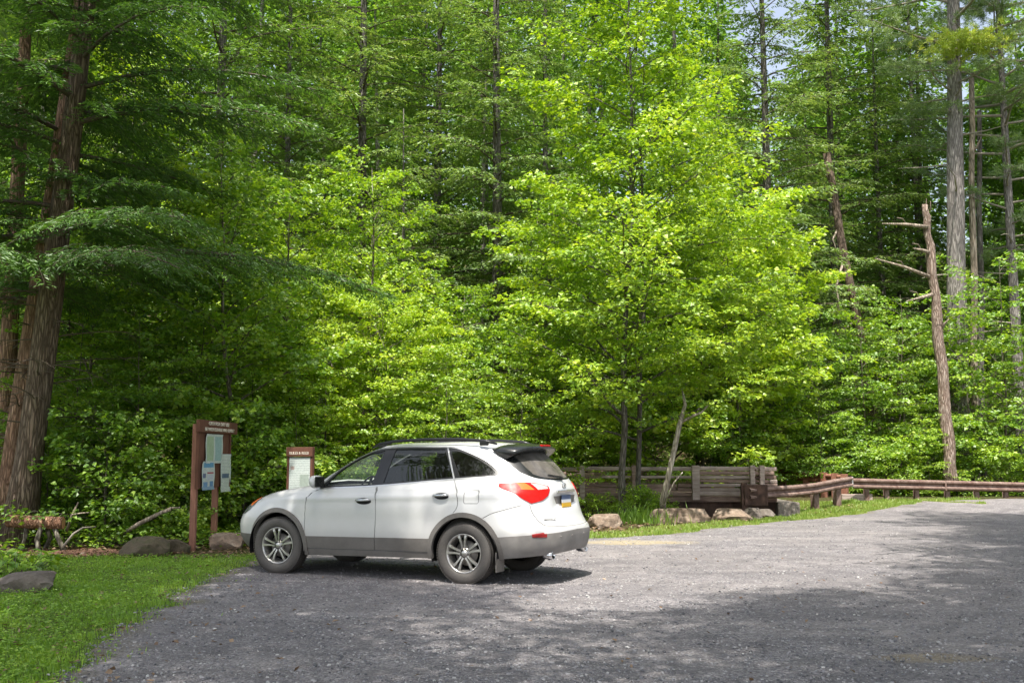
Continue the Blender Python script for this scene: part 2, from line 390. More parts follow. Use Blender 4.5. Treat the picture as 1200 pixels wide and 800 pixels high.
ZW_w = TAB[:, 0]; ZW_z = TAB[:, 1]
def w_of_z(z): return float(np.interp(z, GRID[:, 0, 2], ws))
def side_uw(x, z):
    w = w_of_z(z); i = min(max(int(round((w - .22) / 2.13 * (NW - 1))), 0), NW - 1)
    return float(np.interp(x, GRID[i, :, 0], np.linspace(0, 1, NU))), w
def rear_uw(y, z):
    w = w_of_z(z); i = min(max(int(round((w - .22) / 2.13 * (NW - 1))), 0), NW - 1)
    k = int(NU * .5); yy = -GRID[i, k:, 1]      # decreasing to 0
    return float(np.interp(-abs(y), -yy, np.linspace(0, 1, NU)[k:])), w
def front_uw(y, z):
    w = w_of_z(z); i = min(max(int(round((w - .22) / 2.13 * (NW - 1))), 0), NW - 1)
    k = int(NU * .35); yy = -GRID[i, :k, 1]
    return float(np.interp(abs(y), yy, np.linspace(0, 1, NU)[:k])), w
SU = 6.5
def dens(pts, step=.03, closed=True):
    out = []; n = len(pts)
    for i in range(n if closed else n - 1):
        a = np.array(pts[i]); b = np.array(pts[(i + 1) % n]); k = max(1, int(np.linalg.norm(b - a) / step))
        for j in range(k): out.append(tuple(a + (b - a) * j / k))
    if not closed: out.append(tuple(pts[-1]))
    return out
def spline(pts, k=5):
    """Catmull-Rom through the points (open)"""
    P_ = [np.array(p, float) for p in pts]; P_ = [2 * P_[0] - P_[1]] + P_ + [2 * P_[-1] - P_[-2]]; out = []
    for i in range(1, len(P_) - 2):
        for j in range(k):
            t = j / k; a, b, c, d = P_[i - 1:i + 3]
            out.append(tuple(.5 * (2 * b + (c - a) * t + (2 * a - 5 * b + 4 * c - d) * t * t + (3 * b - 3 * c + d - a) * t ** 3)))
    out.append(tuple(P_[-2])); return out
def S(pts, f=side_uw): return [(lambda q: (q[0] * SU, q[1]))(f(*p)) for p in pts]
def strip(line, wd):
    """a thin band polygon about an open polyline in (S,w) space"""
    L = [np.array(p) for p in line]; a = []; b = []
    for i, p in enumerate(L):
        t = L[min(i + 1, len(L) - 1)] - L[max(i - 1, 0)]; t = t / (np.linalg.norm(t) + 1e-9); n = np.array((-t[1], t[0])) * wd / 2
        a.append(tuple(p + n)); b.append(tuple(p - n))
    return a + b[::-1]
def circ(cx, cz, r, a0=0, a1=2 * PI, n=48): return [(cx + r * math.cos(a0 + (a1 - a0) * i / n), cz + r * math.sin(a0 + (a1 - a0) * i / n)) for i in range(n)]
XF, XR, ZWH = .93, 3.735, .375
REG = []   # (name, polygon in (S,w)); first match wins
def reg(name, poly): REG.append((name, poly))
def arch_poly(cx, r):
    return [(cx - r, .20)] + [(cx + r * math.cos(PI - PI * i / 30), ZWH + r * math.sin(PI - PI * i / 30)) for i in range(31)] + [(cx + r, .20)]
def S0(pts):   # like S but lets points fall just under the sill edge
    return [(q[0], .15) if p[1] < .22 else q for p, q in zip(pts, S([(x, max(z, .221)) for x, z in pts]))]
reg('hole', dens([(-.1, .10), (-.1, .30)] + S([(.14, .30), (.45, .285), (1.25, .27), (3.25, .300), (4.16, .315), (4.35, .345)]) + S([(.70, .38), (.4, .405), (0, .41)], rear_uw) + [(6.65, .41), (6.65, .10)], .05)); reg('hole', S0(dens(arch_poly(XF, .438), .04))); reg('hole', S0(dens(arch_poly(XR, .438), .04)))
reg('arch', S0(dens(arch_poly(XF, .497), .04))); reg('arch', S0(dens(arch_poly(XR, .497), .04)))
# day-light openings
g1 = [(1.66, 1.175), (1.72, 1.25), (1.80, 1.345), (1.92, 1.435), (2.06, 1.515), (2.24, 1.585), (2.46, 1.635), (2.38, 1.20), (2.0, 1.185)]
g2 = [(2.62, 1.645), (2.9, 1.652), (3.33, 1.65), (3.53, 1.305), (3.0, 1.252), (2.55, 1.218)]
g3 = [(3.405, 1.64), (3.56, 1.615), (3.72, 1.56), (3.88, 1.49), (4.00, 1.415), (4.065, 1.36), (4.05, 1.335), (3.62, 1.308)]
dlo = spline([(1.57, 1.15), (1.62, 1.20), (1.75, 1.335), (1.90, 1.45), (2.06, 1.54), (2.25, 1.61), (2.46, 1.655), (2.8, 1.668), (3.2, 1.668), (3.48, 1.652), (3.70, 1.588), (3.90, 1.505), (4.03, 1.425), (4.12, 1.35), (4.10, 1.318)], 4) + spline([(4.07, 1.312), (3.6, 1.285), (3.0, 1.232), (2.4, 1.183), (2.0, 1.163), (1.6, 1.145)], 3)
chr_ = spline([(1.54, 1.13), (1.60, 1.205), (1.735, 1.345), (1.885, 1.463), (2.05, 1.555), (2.25, 1.628), (2.46, 1.672), (2.8, 1.685), (3.2, 1.685), (3.48, 1.668), (3.71, 1.602), (3.92, 1.517), (4.05, 1.435), (4.145, 1.35), (4.12, 1.305)], 4) + spline([(4.08, 1.298), (3.6, 1.27), (3.0, 1.217), (2.4, 1.168), (2.0, 1.148), (1.56, 1.128)], 3)
reg('front_door_window', S(dens(g1))); reg('rear_door_window', S(dens(g2))); reg('quarter_window', S(dens(g3)))
reg('satin', strip(S(dens([(3.345, 1.672), (3.40, 1.60), (3.555, 1.275)], .05, False)), .022))
reg('trim', S(dens(dlo))); reg('chrome', S(dens(chr_)))
# windscreen
reg('windscreen', [(-.05, 1.235)] + S(spline([(0, 1.235), (.3, 1.225), (.58, 1.215)], 3), front_uw) + S(spline([(.60, 1.24), (.585, 1.40), (.52, 1.60)], 5), front_uw) + [(-.05, w_of_z(1.62))])
# rear glass and its black border
reg('rear_window', S(spline([(.0, 1.28), (.3, 1.288), (.48, 1.315)], 4), rear_uw)[:-1] + S(spline([(.50, 1.34), (.51, 1.45), (.50, 1.625)], 5), rear_uw) + [(6.6, w_of_z(1.625)), (6.6, 1.28)])
reg('rear_border', S(spline([(.0, 1.255), (.3, 1.262), (.50, 1.285), (.585, 1.33)], 4), rear_uw)[:-1] + S(spline([(.60, 1.36), (.605, 1.46), (.585, 1.60), (.55, 1.66)], 5), rear_uw) + [(6.6, w_of_z(1.66)), (6.6, 1.255)])
# tail lamp
tl = S([(4.15, 1.222), (4.28, 1.232), (4.43, 1.236)]) + S([(.55, 1.222), (.43, 1.185), (.435, 1.14), (.50, 1.075), (.60, 1.02), (.72, .985)], rear_uw) + S([(4.44, 1.05), (4.36, 1.11), (4.20, 1.165), (4.15, 1.19)])
amb = S([(4.345, 1.229), (4.43, 1.229)]) + S([(.655, 1.224), (.635, 1.145)], rear_uw) + S([(4.42, 1.15)])
clr = S([(.62, 1.222), (.54, 1.213), (.45, 1.183), (.455, 1.155), (.60, 1.145)], rear_uw)
reg('amber', dens(amb, .02)); reg('clear', dens(clr, .02)); reg('red', dens(tl, .02))
hl = S([(.13, .80), (.19, .885), (.32, .965), (.50, 1.005), (.53, .985), (.44, .90), (.34, .82), (.22, .765)])
reg('head_amber', dens(S([(.33, .960), (.49, .998), (.50, .975), (.41, .895), (.34, .875)]), .02)); reg('head', dens(hl, .02))
# seams
SEAMS = [S(spline([(1.56, 1.12), (1.44, 1.05), (1.395, .95), (1.385, .7), (1.39, .36)], 5)),
         S(spline([(2.47, 1.165), (2.48, .95), (2.48, .7), (2.465, .36)], 5)),
         S(spline([(3.56, 1.265), (3.62, 1.14), (3.65, 1.02), (3.645, .93), (3.60, .862)], 5)),
         S(spline([(3.99, .805), (4.10, .862), (4.25, .908), (4.45, .965)], 5)),
         S(dens([(1.39, .36), (3.28, .375)], .06, False)),
         S(spline([(.735, .975), (.735, .90), (.72, .82), (.685, .745), (.62, .715), (.3, .697), (0, .69)], 5), rear_uw)]
for sm_ in SEAMS: reg('seam', strip(sm_, .009))
fd = [(3.745, .98), (3.735, 1.0), (3.735, 1.115), (3.75, 1.135), (3.91, 1.14), (3.925, 1.12), (3.93, 1.0), (3.915, .982), (3.745, .98)]
reg('seam', strip(S(dens(fd, .03, False)), .010))
reg('reflector', S([(.785, .625), (.675, .628), (.675, .592), (.78, .590)], rear_uw))
reg('recess', dens(S([(.36, 1.065), (.30, .972), (.0, .955)], rear_uw) + [(6.6, .955), (6.6, 1.07)] + S([(.0, 1.07)], rear_uw)[:0], .03))
reg('ledge', S(spline([(.60, .705), (.3, .685), (0, .678)], 4), rear_uw) + [(6.6, .678), (6.6, .655)] + S([(0, .655), (.3, .66), (.55, .68)][::1], rear_uw))
# lower cladding (one line all round) and rear bumper skin
reg('cladline', dens([(-.1, .10), (-.1, .50)] + S([(.14, .51), (.45, .51), (1.27, .515), (2.2, .528), (3.23, .542), (4.10, .575), (4.35, .60)]) + S([(.70, .628), (.4, .64), (0, .645)], rear_uw) + [(6.65, .645), (6.65, .10)], .05))
def inside(pts, poly):
    x, y = pts[:, 0], pts[:, 1]; c = np.zeros(len(pts), bool); n = len(poly); j = n - 1
    for i in range(n):
        xi, yi = poly[i]; xj, yj = poly[j]
        if yi != yj:
            m = ((yi > y) != (yj > y)) & (x < (xj - xi) * (y - yi) / (yj - yi) + xi); c ^= m
        j = i
    return c
def build_shell():
    pts = []; edges = []
    bnd = [(SU * i / 200, .22) for i in range(201)] + [(SU, .22 + 2.13 * i / 70) for i in range(1, 71)] + [(SU * (1 - i / 200), 2.35) for i in range(1, 201)] + [(0, 2.35 - 2.13 * i / 70) for i in range(1, 70)]
    segs = [bnd] + [p for _, p in REG]
    for poly in segs:
        poly = [(min(max(x, 0), SU), min(max(y, .22), 2.35)) for x, y in poly]
        b = len(pts); pts += poly; n = len(poly); edges += [(b + i, b + (i + 1) % n) for i in range(n)]
    for p in SEAMS:
        b = len(pts); pts += p; edges += [(b + i, b + i + 1) for i in range(len(p) - 1)]
    C = np.array(pts)
    gx, gy = np.meshgrid(np.arange(.02, SU, .034), np.arange(.24, 2.34, .032)); gx[::2] += .017
    G = np.c_[gx.ravel(), gy.ravel()]; keep = np.ones(len(G), bool)
    for i in range(0, len(C), 400):
        d = ((G[:, None, :] - C[None, i:i + 400, :]) ** 2).sum(2).min(1); keep &= d > .012 ** 2
    allp = [Vector(p) for p in pts] + [Vector(p) for p in G[keep]]
    V, E_, F_, *_ = delaunay_2d_cdt(allp, edges, [], 0, 1e-5)
    UV = np.array([(v.x, v.y) for v in V]); T = np.array([f for f in F_ if len(f) == 3])
    cen = UV[T].mean(1); lab = np.full(len(T), -1)
    for k in range(len(REG) - 1, -1, -1): lab[inside(cen, REG[k][1])] = k
    u = np.clip(UV[:, 0] / SU, 0, 1); w = np.clip(UV[:, 1], .22, 2.35)
    P3 = P(u, w); e = .004
    du = P(np.clip(u + e, 0, 1), w) - P(np.clip(u - e, 0, 1), w); dw = P(u, np.clip(w + .01, .22, 2.35)) - P(u, np.clip(w - .01, .22, 2.35))
    N3 = np.cross(du, dw); N3 /= np.linalg.norm(N3, axis=1)[:, None] + 1e-12
    if N3[np.argmin(P3[:, 1])][1] > 0: N3 = -N3
    return UV, T, lab, P3, N3
def sculpt(P3, N3):
    """body character: shoulder crease, door scallop, bumper step"""
    x, y, z = P3[:, 0], P3[:, 1], P3[:, 2]; d = np.zeros(len(P3))
    side = 1 / (1 + np.exp(-(np.abs(y) - .80) * 30))
    d += side * .014 * np.exp(-((z - (1.035 + .03 * (x - 2.4))) / .035) ** 2)
    d -= side * .012 * np.exp(-((z - (.74)) / .13) ** 2) * (x > 1.2) * (x < 3.5)
    rear = 1 / (1 + np.exp(-(x - 4.35) * 14))
    d += rear * .030 / (1 + np.exp((z - .695) * 90))            # bumper stands proud below the tailgate
    d -= rear * .028 * np.exp(-(((z - 1.0) / .085) ** 4)) * np.exp(-((y / .40) ** 6))   # number plate hollow
    return P3 + N3 * d[:, None]
UVs, TRI, LAB, P3, N3 = build_shell(); P3 = sculpt(P3, N3)
names = [n for n, _ in REG] + ['white']
cenx = P3[TRI].mean(1)
def faces_of(fn): return np.array([i for i in range(len(TRI)) if fn(names[LAB[i]], cenx[i])], int)
def skin(name, sel, mat, parent, off=0.0, thick=.018, sides=(1, -1), inner=None, merge=False, mats=None, midx=None):
    """sel: triangles of the half shell -> one mesh; sides 1 = near (-y) half, -1 = mirrored half"""
    used = np.unique(TRI[sel]); remap = {int(k): i for i, k in enumerate(used)}; n = len(used)
    o = off if np.isscalar(off) else off[used][:, None]
    base = P3[used] + N3[used] * o; F = np.vectorize(remap.get)(TRI[sel])
    a = base[F]; nn = np.cross(a[:, 1] - a[:, 0], a[:, 2] - a[:, 0]).mean(0); ref = N3[TRI[sel]].mean((0, 1))
    if (np.cross(a[:, 1] - a[:, 0], a[:, 2] - a[:, 0]) * N3[TRI[sel]].mean(1)).sum() < 0: F = F[:, ::-1]
    Vs = []; Fs = []; k = 0
    for s in sides:
        v = base.copy(); v[:, 1] *= s; f = F if s > 0 else F[:, ::-1]; Vs.append(v); Fs.append(f + k); k += n
    me = mesh_arrays(name, np.concatenate(Vs), [np.concatenate(Fs)], mats or mat, None if midx is None else np.concatenate([midx] * len(sides)), True)
    import bmesh
    bm = bmesh.new(); bm.from_mesh(me)
    if len(sides) == 2: bmesh.ops.remove_doubles(bm, verts=bm.verts[:], dist=.0015)
    bm.to_mesh(me); bm.free()
    ob = link(name, me, parent)
    if thick:
        md = ob.modifiers.new('thickness', 'SOLIDIFY'); md.thickness = thick; md.offset = -1
        if inner is not None:
            me.materials.append(inner); md.material_offset = len(me.materials) - 1; md.material_offset_rim = 0
        es = ob.modifiers.new('edges', 'EDGE_SPLIT'); es.split_angle = math.radians(42)
    return ob

CAR_A = math.radians(-24.69)
rr = gnd(543, 685)
ex = Vector((math.cos(CAR_A), math.sin(CAR_A), 0)); ey = Vector((-math.sin(CAR_A), math.cos(CAR_A), 0))
CAR_O = rr - ex * 3.735 + ey * .93
car = empty('parked_car', CAR_O, CAR_A, 'dusty white suv with grey lower cladding parked on the gravel', 'car')
IN = M['under']
isdoorF = lambda c: 1.39 < c[0] < 2.475 and abs(c[1]) > .6 and c[2] > .30
def rdx(z): return np.interp(z, [.36, .86, .93, 1.02, 1.14, 1.265], [3.5, 3.60, 3.645, 3.65, 3.62, 3.56])
isdoorR = lambda c: 2.475 < c[0] < rdx(c[2]) and abs(c[1]) > .6 and c[2] > .30 and np.hypot(c[0] - XR, c[2] - ZWH) > .47
gatey = lambda z: np.interp(z, [.69, .715, .745, .82, .97, 1.24, 1.3, 1.66], [0, .62, .685, .72, .735, .66, .60, .55])
isgate = lambda c: c[0] > 4.0 and abs(c[1]) < gatey(c[2]) and .693 < c[2] < 1.665
isbump = lambda c: c[2] < np.interp(c[0], [3.99, 4.10, 4.25, 4.45, 4.6], [.805, .862, .908, .965, .975]) and c[0] > 3.99
doorzone = lambda c: c[2] < 1.14
body = skin('body', faces_of(lambda n, c: n in ('white', 'seam') and not (doorzone(c) and (isdoorF(c) or isdoorR(c))) and not isgate(c) and not (isbump(c))), None, car, mats=[M['paint'], M['seam']], midx=None, inner=IN)
def set_seams(ob, sel, sides=2):
    pass
# V-groove at every seam: the centre line is sunk, and the seam faces take the gap material
def paint_skin(name, fn, parent, sides=(1, -1), off=0.0):
    sel = faces_of(fn); mi = np.array([1 if names[LAB[i]] == 'seam' else 0 for i in sel])
    return skin(name, sel, None, parent, off, .018, sides, IN, mats=[M['paint'], M['seam']], midx=mi)
bpy.data.objects.remove(body)
seamv = np.zeros(len(P3))
for L in SEAMS:
    for p in dens(L, .01, False):
        d = (UVs[:, 0] - p[0]) ** 2 + (UVs[:, 1] - p[1]) ** 2; seamv[d < .003 ** 2] = -.007
paint_skin('body', lambda n, c: n in ('white', 'seam') and not (doorzone(c) and (isdoorF(c) or isdoorR(c))) and not isgate(c) and not isbump(c), car, off=seamv)
for s, nm in ((1, 'near'), (-1, 'far')):
    d1 = paint_skin('front_door', lambda n, c: n in ('white', 'seam') and doorzone(c) and isdoorF(c), car, (s,), seamv)
    d2 = paint_skin('rear_door', lambda n, c: n in ('white', 'seam') and doorzone(c) and isdoorR(c), car, (s,), seamv)
    skin('door_cladding', faces_of(lambda n, c: n == 'cladline' and isdoorF(c) and c[2] > .368), M['clad'], d1, .008, .03, (s,))
    skin('door_cladding', faces_of(lambda n, c: n == 'cladline' and isdoorR(c) and c[2] > .368), M['clad'], d2, .008, .03, (s,))
    for dd, x0, z0 in ((d1, 2.30, .985), (d2, 3.42, 1.062)):
        uw = side_uw(x0, z0); p = Vector(P(uw[0], uw[1])); p.y = p.y - .005
        b = MB(); b.lathe([(0, .012), (.048, .010), (.062, -.004), (.062, -.02)], 24, 'y', (0, 0, 0), 0)
        V = [Vector((v[0] * 1.9, -v[1], v[2] * .72)) for v in b.v]; b.v = [tuple(Vector((p.x, s * p.y, p.z)) + Vector((v.x, s * v.y, v.z))) for v in V]
        b.build('handle_cup', M['black'], dd)
        h = MB(); h.tube([(p.x - .115, s * (p.y - .012), p.z + .01), (p.x - .09, s * (p.y - .035), p.z + .012), (p.x, s * (p.y - .045), p.z + .014), (p.x + .08, s * (p.y - .035), p.z + .018), (p.x + .11, s * (p.y - .012), p.z + .02)], [.010, .014, .016, .014, .010], 10)
        h.build('handle', M['chrome'], dd)
    skin('front_door_window', faces_of(lambda n, c: n == 'front_door_window'), M['glass'], d1, -.012, 0, (s,))
    skin('rear_door_window', faces_of(lambda n, c: n == 'rear_door_window'), M['glass_dark'], d2, -.012, 0, (s,))
    skin('quarter_window', faces_of(lambda n, c: n == 'quarter_window'), M['glass_dark'], car, -.008, 0, (s,))
    skin('window_trim', faces_of(lambda n, c: n == 'trim'), M['black'], car, -.004, .016, (s,))
    ch = faces_of(lambda n, c: n in ('chrome', 'satin')); skin('chrome_strip', ch, M['satin'], car, .004, .014, (s,))
    # lamps
    tl_ = skin('tail_light', faces_of(lambda n, c: n == 'red'), M['red_lens'], car, .010, .03, (s,))
    skin('indicator_lens', faces_of(lambda n, c: n == 'amber'), M['amber_lens'], tl_, .010, .03, (s,))
    skin('reversing_lens', faces_of(lambda n, c: n == 'clear'), M['clear_lens'], tl_, .010, .03, (s,))
    hd = skin('headlight', faces_of(lambda n, c: n == 'head'), M['head_lens'], car, .006, .03, (s,))
    skin('indicator_lens', faces_of(lambda n, c: n == 'head_amber'), M['amber_lens'], hd, .008, .03, (s,))
    for xx in (XF, XR):
        skin('wheel_arch_trim', faces_of(lambda n, c: n == 'arch' and abs(c[0] - xx) < .8), M['clad'], car, .020, .05, (s,))
    # door mirror
    m = MB(); import bmesh as _b
    mv = []
    bm = _b.new(); _b.ops.create_uvsphere(bm, u_segments=20, v_segments=12, radius=1)
    for v in bm.verts:
        q = v.co.copy(); q.x = max(-1, min(.55, q.x)); v.co = Vector((q.x * .080 * (1 + .15 * q.z), math.copysign(abs(q.y) ** .8, q.y) * .115, math.copysign(abs(q.z) ** .8, q.z) * .085))
    bm.verts.index_update(); m.add([(v.co.x + 1.60, s * (-1.015 + v.co.y), v.co.z + 1.225) for v in bm.verts], [[v.index for v in f.verts] for f in bm.faces], 0, True); bm.free()
    mo = m.build('wing_mirror', M['paint'], car)
    g = MB(); g.box((1.656, s * -1.015, 1.225), (.012, .20, .135), bev=.004); g.build('mirror_glass', M['gloss_black'], mo)
    g = MB(); g.bar((1.62, s * -.86, 1.17), (1.60, s * -.97, 1.18), .07, .045, bev=.01); g.build('mirror_stalk', M['black'], mo)
    # roof rail
    r = MB(); r.tube([(2.20, s * .60, 1.672), (2.32, s * .605, 1.720), (2.55, s * .61, 1.752), (3.0, s * .61, 1.773), (3.5, s * .60, 1.772), (3.85, s * .59, 1.750), (4.02, s * .585, 1.71)], [.012, .020, .021, .021, .021, .020, .012], 10)
    for xx, zz in ((2.35, 1.70), (3.85, 1.72)): r.box((xx, s * .60, zz), (.12, .035, .06), bev=.01)
    r.build('roof_rail', M['black'], car)
    # reflector, exhaust, mudflap, sill
    skin('rear_reflector', faces_of(lambda n, c: n == 'reflector'), M['red_dim'], car, .012, .02, (s,))
    e = MB(); e.lathe([(.040, -.02), (.050, 0), (.052, .10), (.044, .105), (.040, .10), (.038, .0)], 28, 'x', (4.67, s * .56, .365), 0); e.lathe([(.001, .0), (.039, .0)], 20, 'x', (4.71, s * .56, .365), 1)
    e.v = [(v[0], s * .56 + (v[1] - s * .56) * 1.35, v[2]) for v in e.v]; e.build('exhaust_tip', [M['chrome'], M['under']], car)
    f = MB(); f.box((XR + .440, s * .82, .285), (.018, .22, .24), bev=.006); f.build('mudflap', M['clad'], car)
sel = faces_of(lambda n, c: n == 'cladline' and not ((isdoorF(c) or isdoorR(c)) and c[2] > .368) and c[0] < 4.0)
for s in (1, -1):
    skin('sill_cladding', np.array([i for i in sel if cenx[i][0] > .9]), M['clad'], car, .004, .03, (s,))
skin('front_valance', np.array([i for i in sel if cenx[i][0] <= .9]), M['clad'], car, .004, .03)
rb = paint_skin('rear_bumper', lambda n, c: n in ('white', 'seam', 'ledge') and isbump(c) and not isgate(c), car, off=seamv)
skin('bumper_valance', faces_of(lambda n, c: n == 'cladline' and c[0] >= 4.0), M['clad_bumper'], rb, .006, .03)
gate = paint_skin('tailgate', lambda n, c: n in ('white', 'seam', 'ledge') and isgate(c), car)
skin('plate_recess', faces_of(lambda n, c: n == 'recess'), M['clad'], gate, 0, .02)
skin('window_border', faces_of(lambda n, c: n == 'rear_border'), M['gloss_black'], gate, -.002, .014)
skin('rear_window', faces_of(lambda n, c: n == 'rear_window'), M['glass_rear'], gate, -.008, 0)
skin('windscreen', faces_of(lambda n, c: n == 'windscreen'), M['glass'], car, -.006, 0)
def rp(y, z, off=0.0):
    uw = rear_uw(abs(y), z); i = np.argmin((UVs[:, 0] / SU - uw[0]) ** 2 * 40 + (UVs[:, 1] - uw[1]) ** 2); q = Vector(P3[i]) ; p = Vector(P(uw[0], uw[1]))
    p.x += (q.x - Vector(P(UVs[i, 0] / SU, UVs[i, 1])).x) + off; p.y = math.copysign(abs(p.y), y); return p
b = MB(); b.bar(rp(-.28, 1.118, .014), rp(0, 1.124, .016), .03, .036, bev=.006); b.bar(rp(0, 1.124, .016), rp(.28, 1.118, .014), .03, .036, bev=.006)
b.build('handle', M['chrome'], gate)
b = MB(); b.box(rp(0, .995, .022) + Vector((0, 0, 0)), (.008, .305, .152), 0, Matrix.Rotation(math.radians(-4), 3, 'Y'), .003)
b.build('number_plate', M['plate'], gate)
b = MB(); q = rp(0, 1.185, .012); b.lathe([(.040, 0), (.046, .006), (.052, 0)], 28, 'x', (0, 0, 0)); b.v = [(v[0], v[1] * 1.25, v[2] * .78) for v in b.v]
b.bar((.004, -.022, -.026), (.004, -.008, .026), .008, .010); b.bar((.004, .008, -.026), (.004, .022, .026), .008, .010); b.bar((.004, -.012, -.003), (.004, .012, .003), .008, .009)
b.v = [tuple(Vector(v) + q) for v in b.v]; b.build('emblem', M['chrome'], gate)
def text_mesh(name, s, size, mat, parent, mw, ext=.002, sx=1.0):
    cu = bpy.data.curves.new(name, 'FONT'); cu.body = s; cu.size = size; cu.extrude = ext; cu.align_x = 'CENTER'; cu.align_y = 'CENTER'
    t = bpy.data.objects.new(name, cu); COL.objects.link(t); bpy.context.view_layer.update()
    me = bpy.data.meshes.new_from_object(t.evaluated_get(bpy.context.evaluated_depsgraph_get())); bpy.data.objects.remove(t); bpy.data.curves.remove(cu)
    me.transform(mw @ Matrix.Diagonal((sx, 1, 1, 1))); me.materials.clear(); me.materials.append(mat); me.name = name
    return link(name, me, parent)
q = rp(-.57, .792, .004); q2 = rp(-.48, .792, .004); q3 = rp(-.66, .792, .004); tx = (q2 - q3).normalized(); nz = Vector((0, 0, 1)); ny = tx.cross(nz)
text_mesh('badge_lettering', 'VERACRUZ', .036, M['chrome'], gate, Matrix(((tx.x, nz.x, ny.x, q.x), (tx.y, nz.y, ny.y, q.y), (tx.z, nz.z, ny.z, q.z), (0, 0, 0, 1))), .002, 1.1)
# parking sensors
for yy in (-.50, -.2, .2):
    p = rp(yy, .585, .012); b = MB(); b.lathe([(0, .004), (.008, .003), (.009, -.01)], 16, 'x', tuple(p)); b.build('parking_sensor', M['clad_bumper'], rb)
# spoiler with brake lamp
sp = MB(); NS = 24; prof = [(4.02, 1.712), (4.15, 1.722), (4.30, 1.715), (4.42, 1.695), (4.46, 1.672), (4.44, 1.652), (4.38, 1.625), (4.30, 1.600), (4.14, 1.64)]
V = []; F = []
for j in range(NS + 1):
    t = -1 + 2 * j / NS; y = t * .615; k = abs(t) ** 4
    for x, z in prof: V.append((4.02 + (x - 4.02) * (1 - .30 * k) - .05 * t * t, y, z - .055 * k - .02 * t * t))
m_ = len(prof)
for j in range(NS):
    for i in range(m_): F.append((j * m_ + i, (j + 1) * m_ + i, (j + 1) * m_ + (i + 1) % m_, j * m_ + (i + 1) % m_))
F += [tuple(range(m_)), tuple(NS * m_ + i for i in range(m_))[::-1]]
sp.add(V, F, 0, True); spo = sp.build('rear_spoiler', M['gloss_black'], gate)
b = MB(); b.bar((4.432, -.14, 1.690), (4.432, .14, 1.690), .034, .030, bev=.008); b.build('brake_light', M['red_lens'], spo)
# rear wiper
b = MB(); p0 = rp(.02, 1.275, .02); p1 = rp(-.33, 1.315, .03); b.tube([p0, (p0 + p1) / 2 + Vector((.02, 0, 0)), p1], [.012, .008, .007], 8); b.bar(p0 + Vector((0, 0, .02)), p1 + Vector((0, 0, .012)), .012, .014); b.lathe([(0, .02), (.022, .015), (.025, -.01)], 16, 'x', tuple(p0))
b.build('rear_wiper', M['black'], gate)
# wheels
def wheel(x, s, steer=0):
    w = empty('wheel', (x, s * .83, ZWH)); w.parent = car; w.rotation_euler = (0, 0, steer)
    if s > 0: w.rotation_euler = (0, 0, PI)
    t = MB(); prof = [(.232, -.085), (.245, -.105), (.285, -.118), (.330, -.115), (.358, -.100), (.371, -.080), (.3755, -.045), (.3755, .045), (.371, .08), (.358, .1), (.33, .115), (.285, .118), (.245, .105), (.232, .085)]
    t.lathe(prof, 72, 'y')
    for i in range(72):                        # tread blocks
        a = 2 * PI * i / 72
        for yy, ww, da in ((-.085, .034, 0), (-.035, .034, .5), (.025, .034, 0), (.08, .034, .5)):
            aa = a + da * 2 * PI / 72; R = Matrix.Rotation(-aa, 3, 'Y'); rad = .374 if abs(yy) < .06 else .369
            t.box(R @ Vector((rad, yy, 0)), (.012, ww, .022), 1, R)
    t.build('tyre', [M['rubber'], M['tread']], w)
    r = MB(); r.lathe([(.236, -.092), (.240, -.100), (.236, -.104), (.226, -.100), (.220, -.085), (.205, -.06), (.195, .09)], 60, 'y')
    for k in range(5):
        for d in (-1, 1):
            a0 = 2 * PI * k / 5 + PI / 2 + .10
            P_ = [(.052, -.082, d * .32), (.09, -.088, d * .21), (.14, -.092, d * .185), (.19, -.094, d * .20), (.226, -.090, d * .215)]
            pts = [Vector((rr_ * math.cos(a0 + da), y_, rr_ * math.sin(a0 + da))) for rr_, y_, da in P_]
            wd = [.026, .026, .028, .033, .040]; V = []; F = []
            for i, p in enumerate(pts):
                q = (pts[min(i + 1, 4)] - pts[max(i - 1, 0)]).normalized(); nn = Vector((0, 1, 0)).cross(q).normalized() * wd[i] / 2
                V += [p - nn * .75 + Vector((0, -.006, 0)), p + nn * .75 + Vector((0, -.006, 0)), p + nn + Vector((0, .004, 0)), p + nn * .9 + Vector((0, .03, 0)), p - nn * .9 + Vector((0, .03, 0)), p - nn + Vector((0, .004, 0))]
            for i in range(4):
                for j in range(6): F.append((i * 6 + j, i * 6 + (j + 1) % 6, (i + 1) * 6 + (j + 1) % 6, (i + 1) * 6 + j))
            r.add(V, F, 0)
    r.lathe([(0, -.092), (.030, -.092), (.034, -.088), (.036, -.082), (.070, -.078), (.074, -.06), (.07, -.03)], 36, 'y')
    rim = r.build('rim', M['alloy'], w)
    for k in range(5):
        nu = MB(); a = 2 * PI * k / 5 + PI / 2 - .5; nu.lathe([(0, -.0865), (.009, -.086), (.010, -.075)], 10, 'y', (.055 * math.cos(a), 0, .055 * math.sin(a)))
        nu.build('wheel_nut', M['alloy_dark'], w)
    dk = MB(); dk.lathe([(.0, -.012), (.15, -.012), (.152, 0), (.15, .012), (.05, .014)], 40, 'y'); dk.build('brake_disc', M['disc'], w)
    bk = MB(); bk.lathe([(.0, .05), (.20, .05), (.205, .09), (.0, .09)], 40, 'y'); bk.build('wheel_back', M['under'], w)
wheel(XF, -1, math.radians(4)); wheel(XF, 1); wheel(XR, -1); wheel(XR, 1)
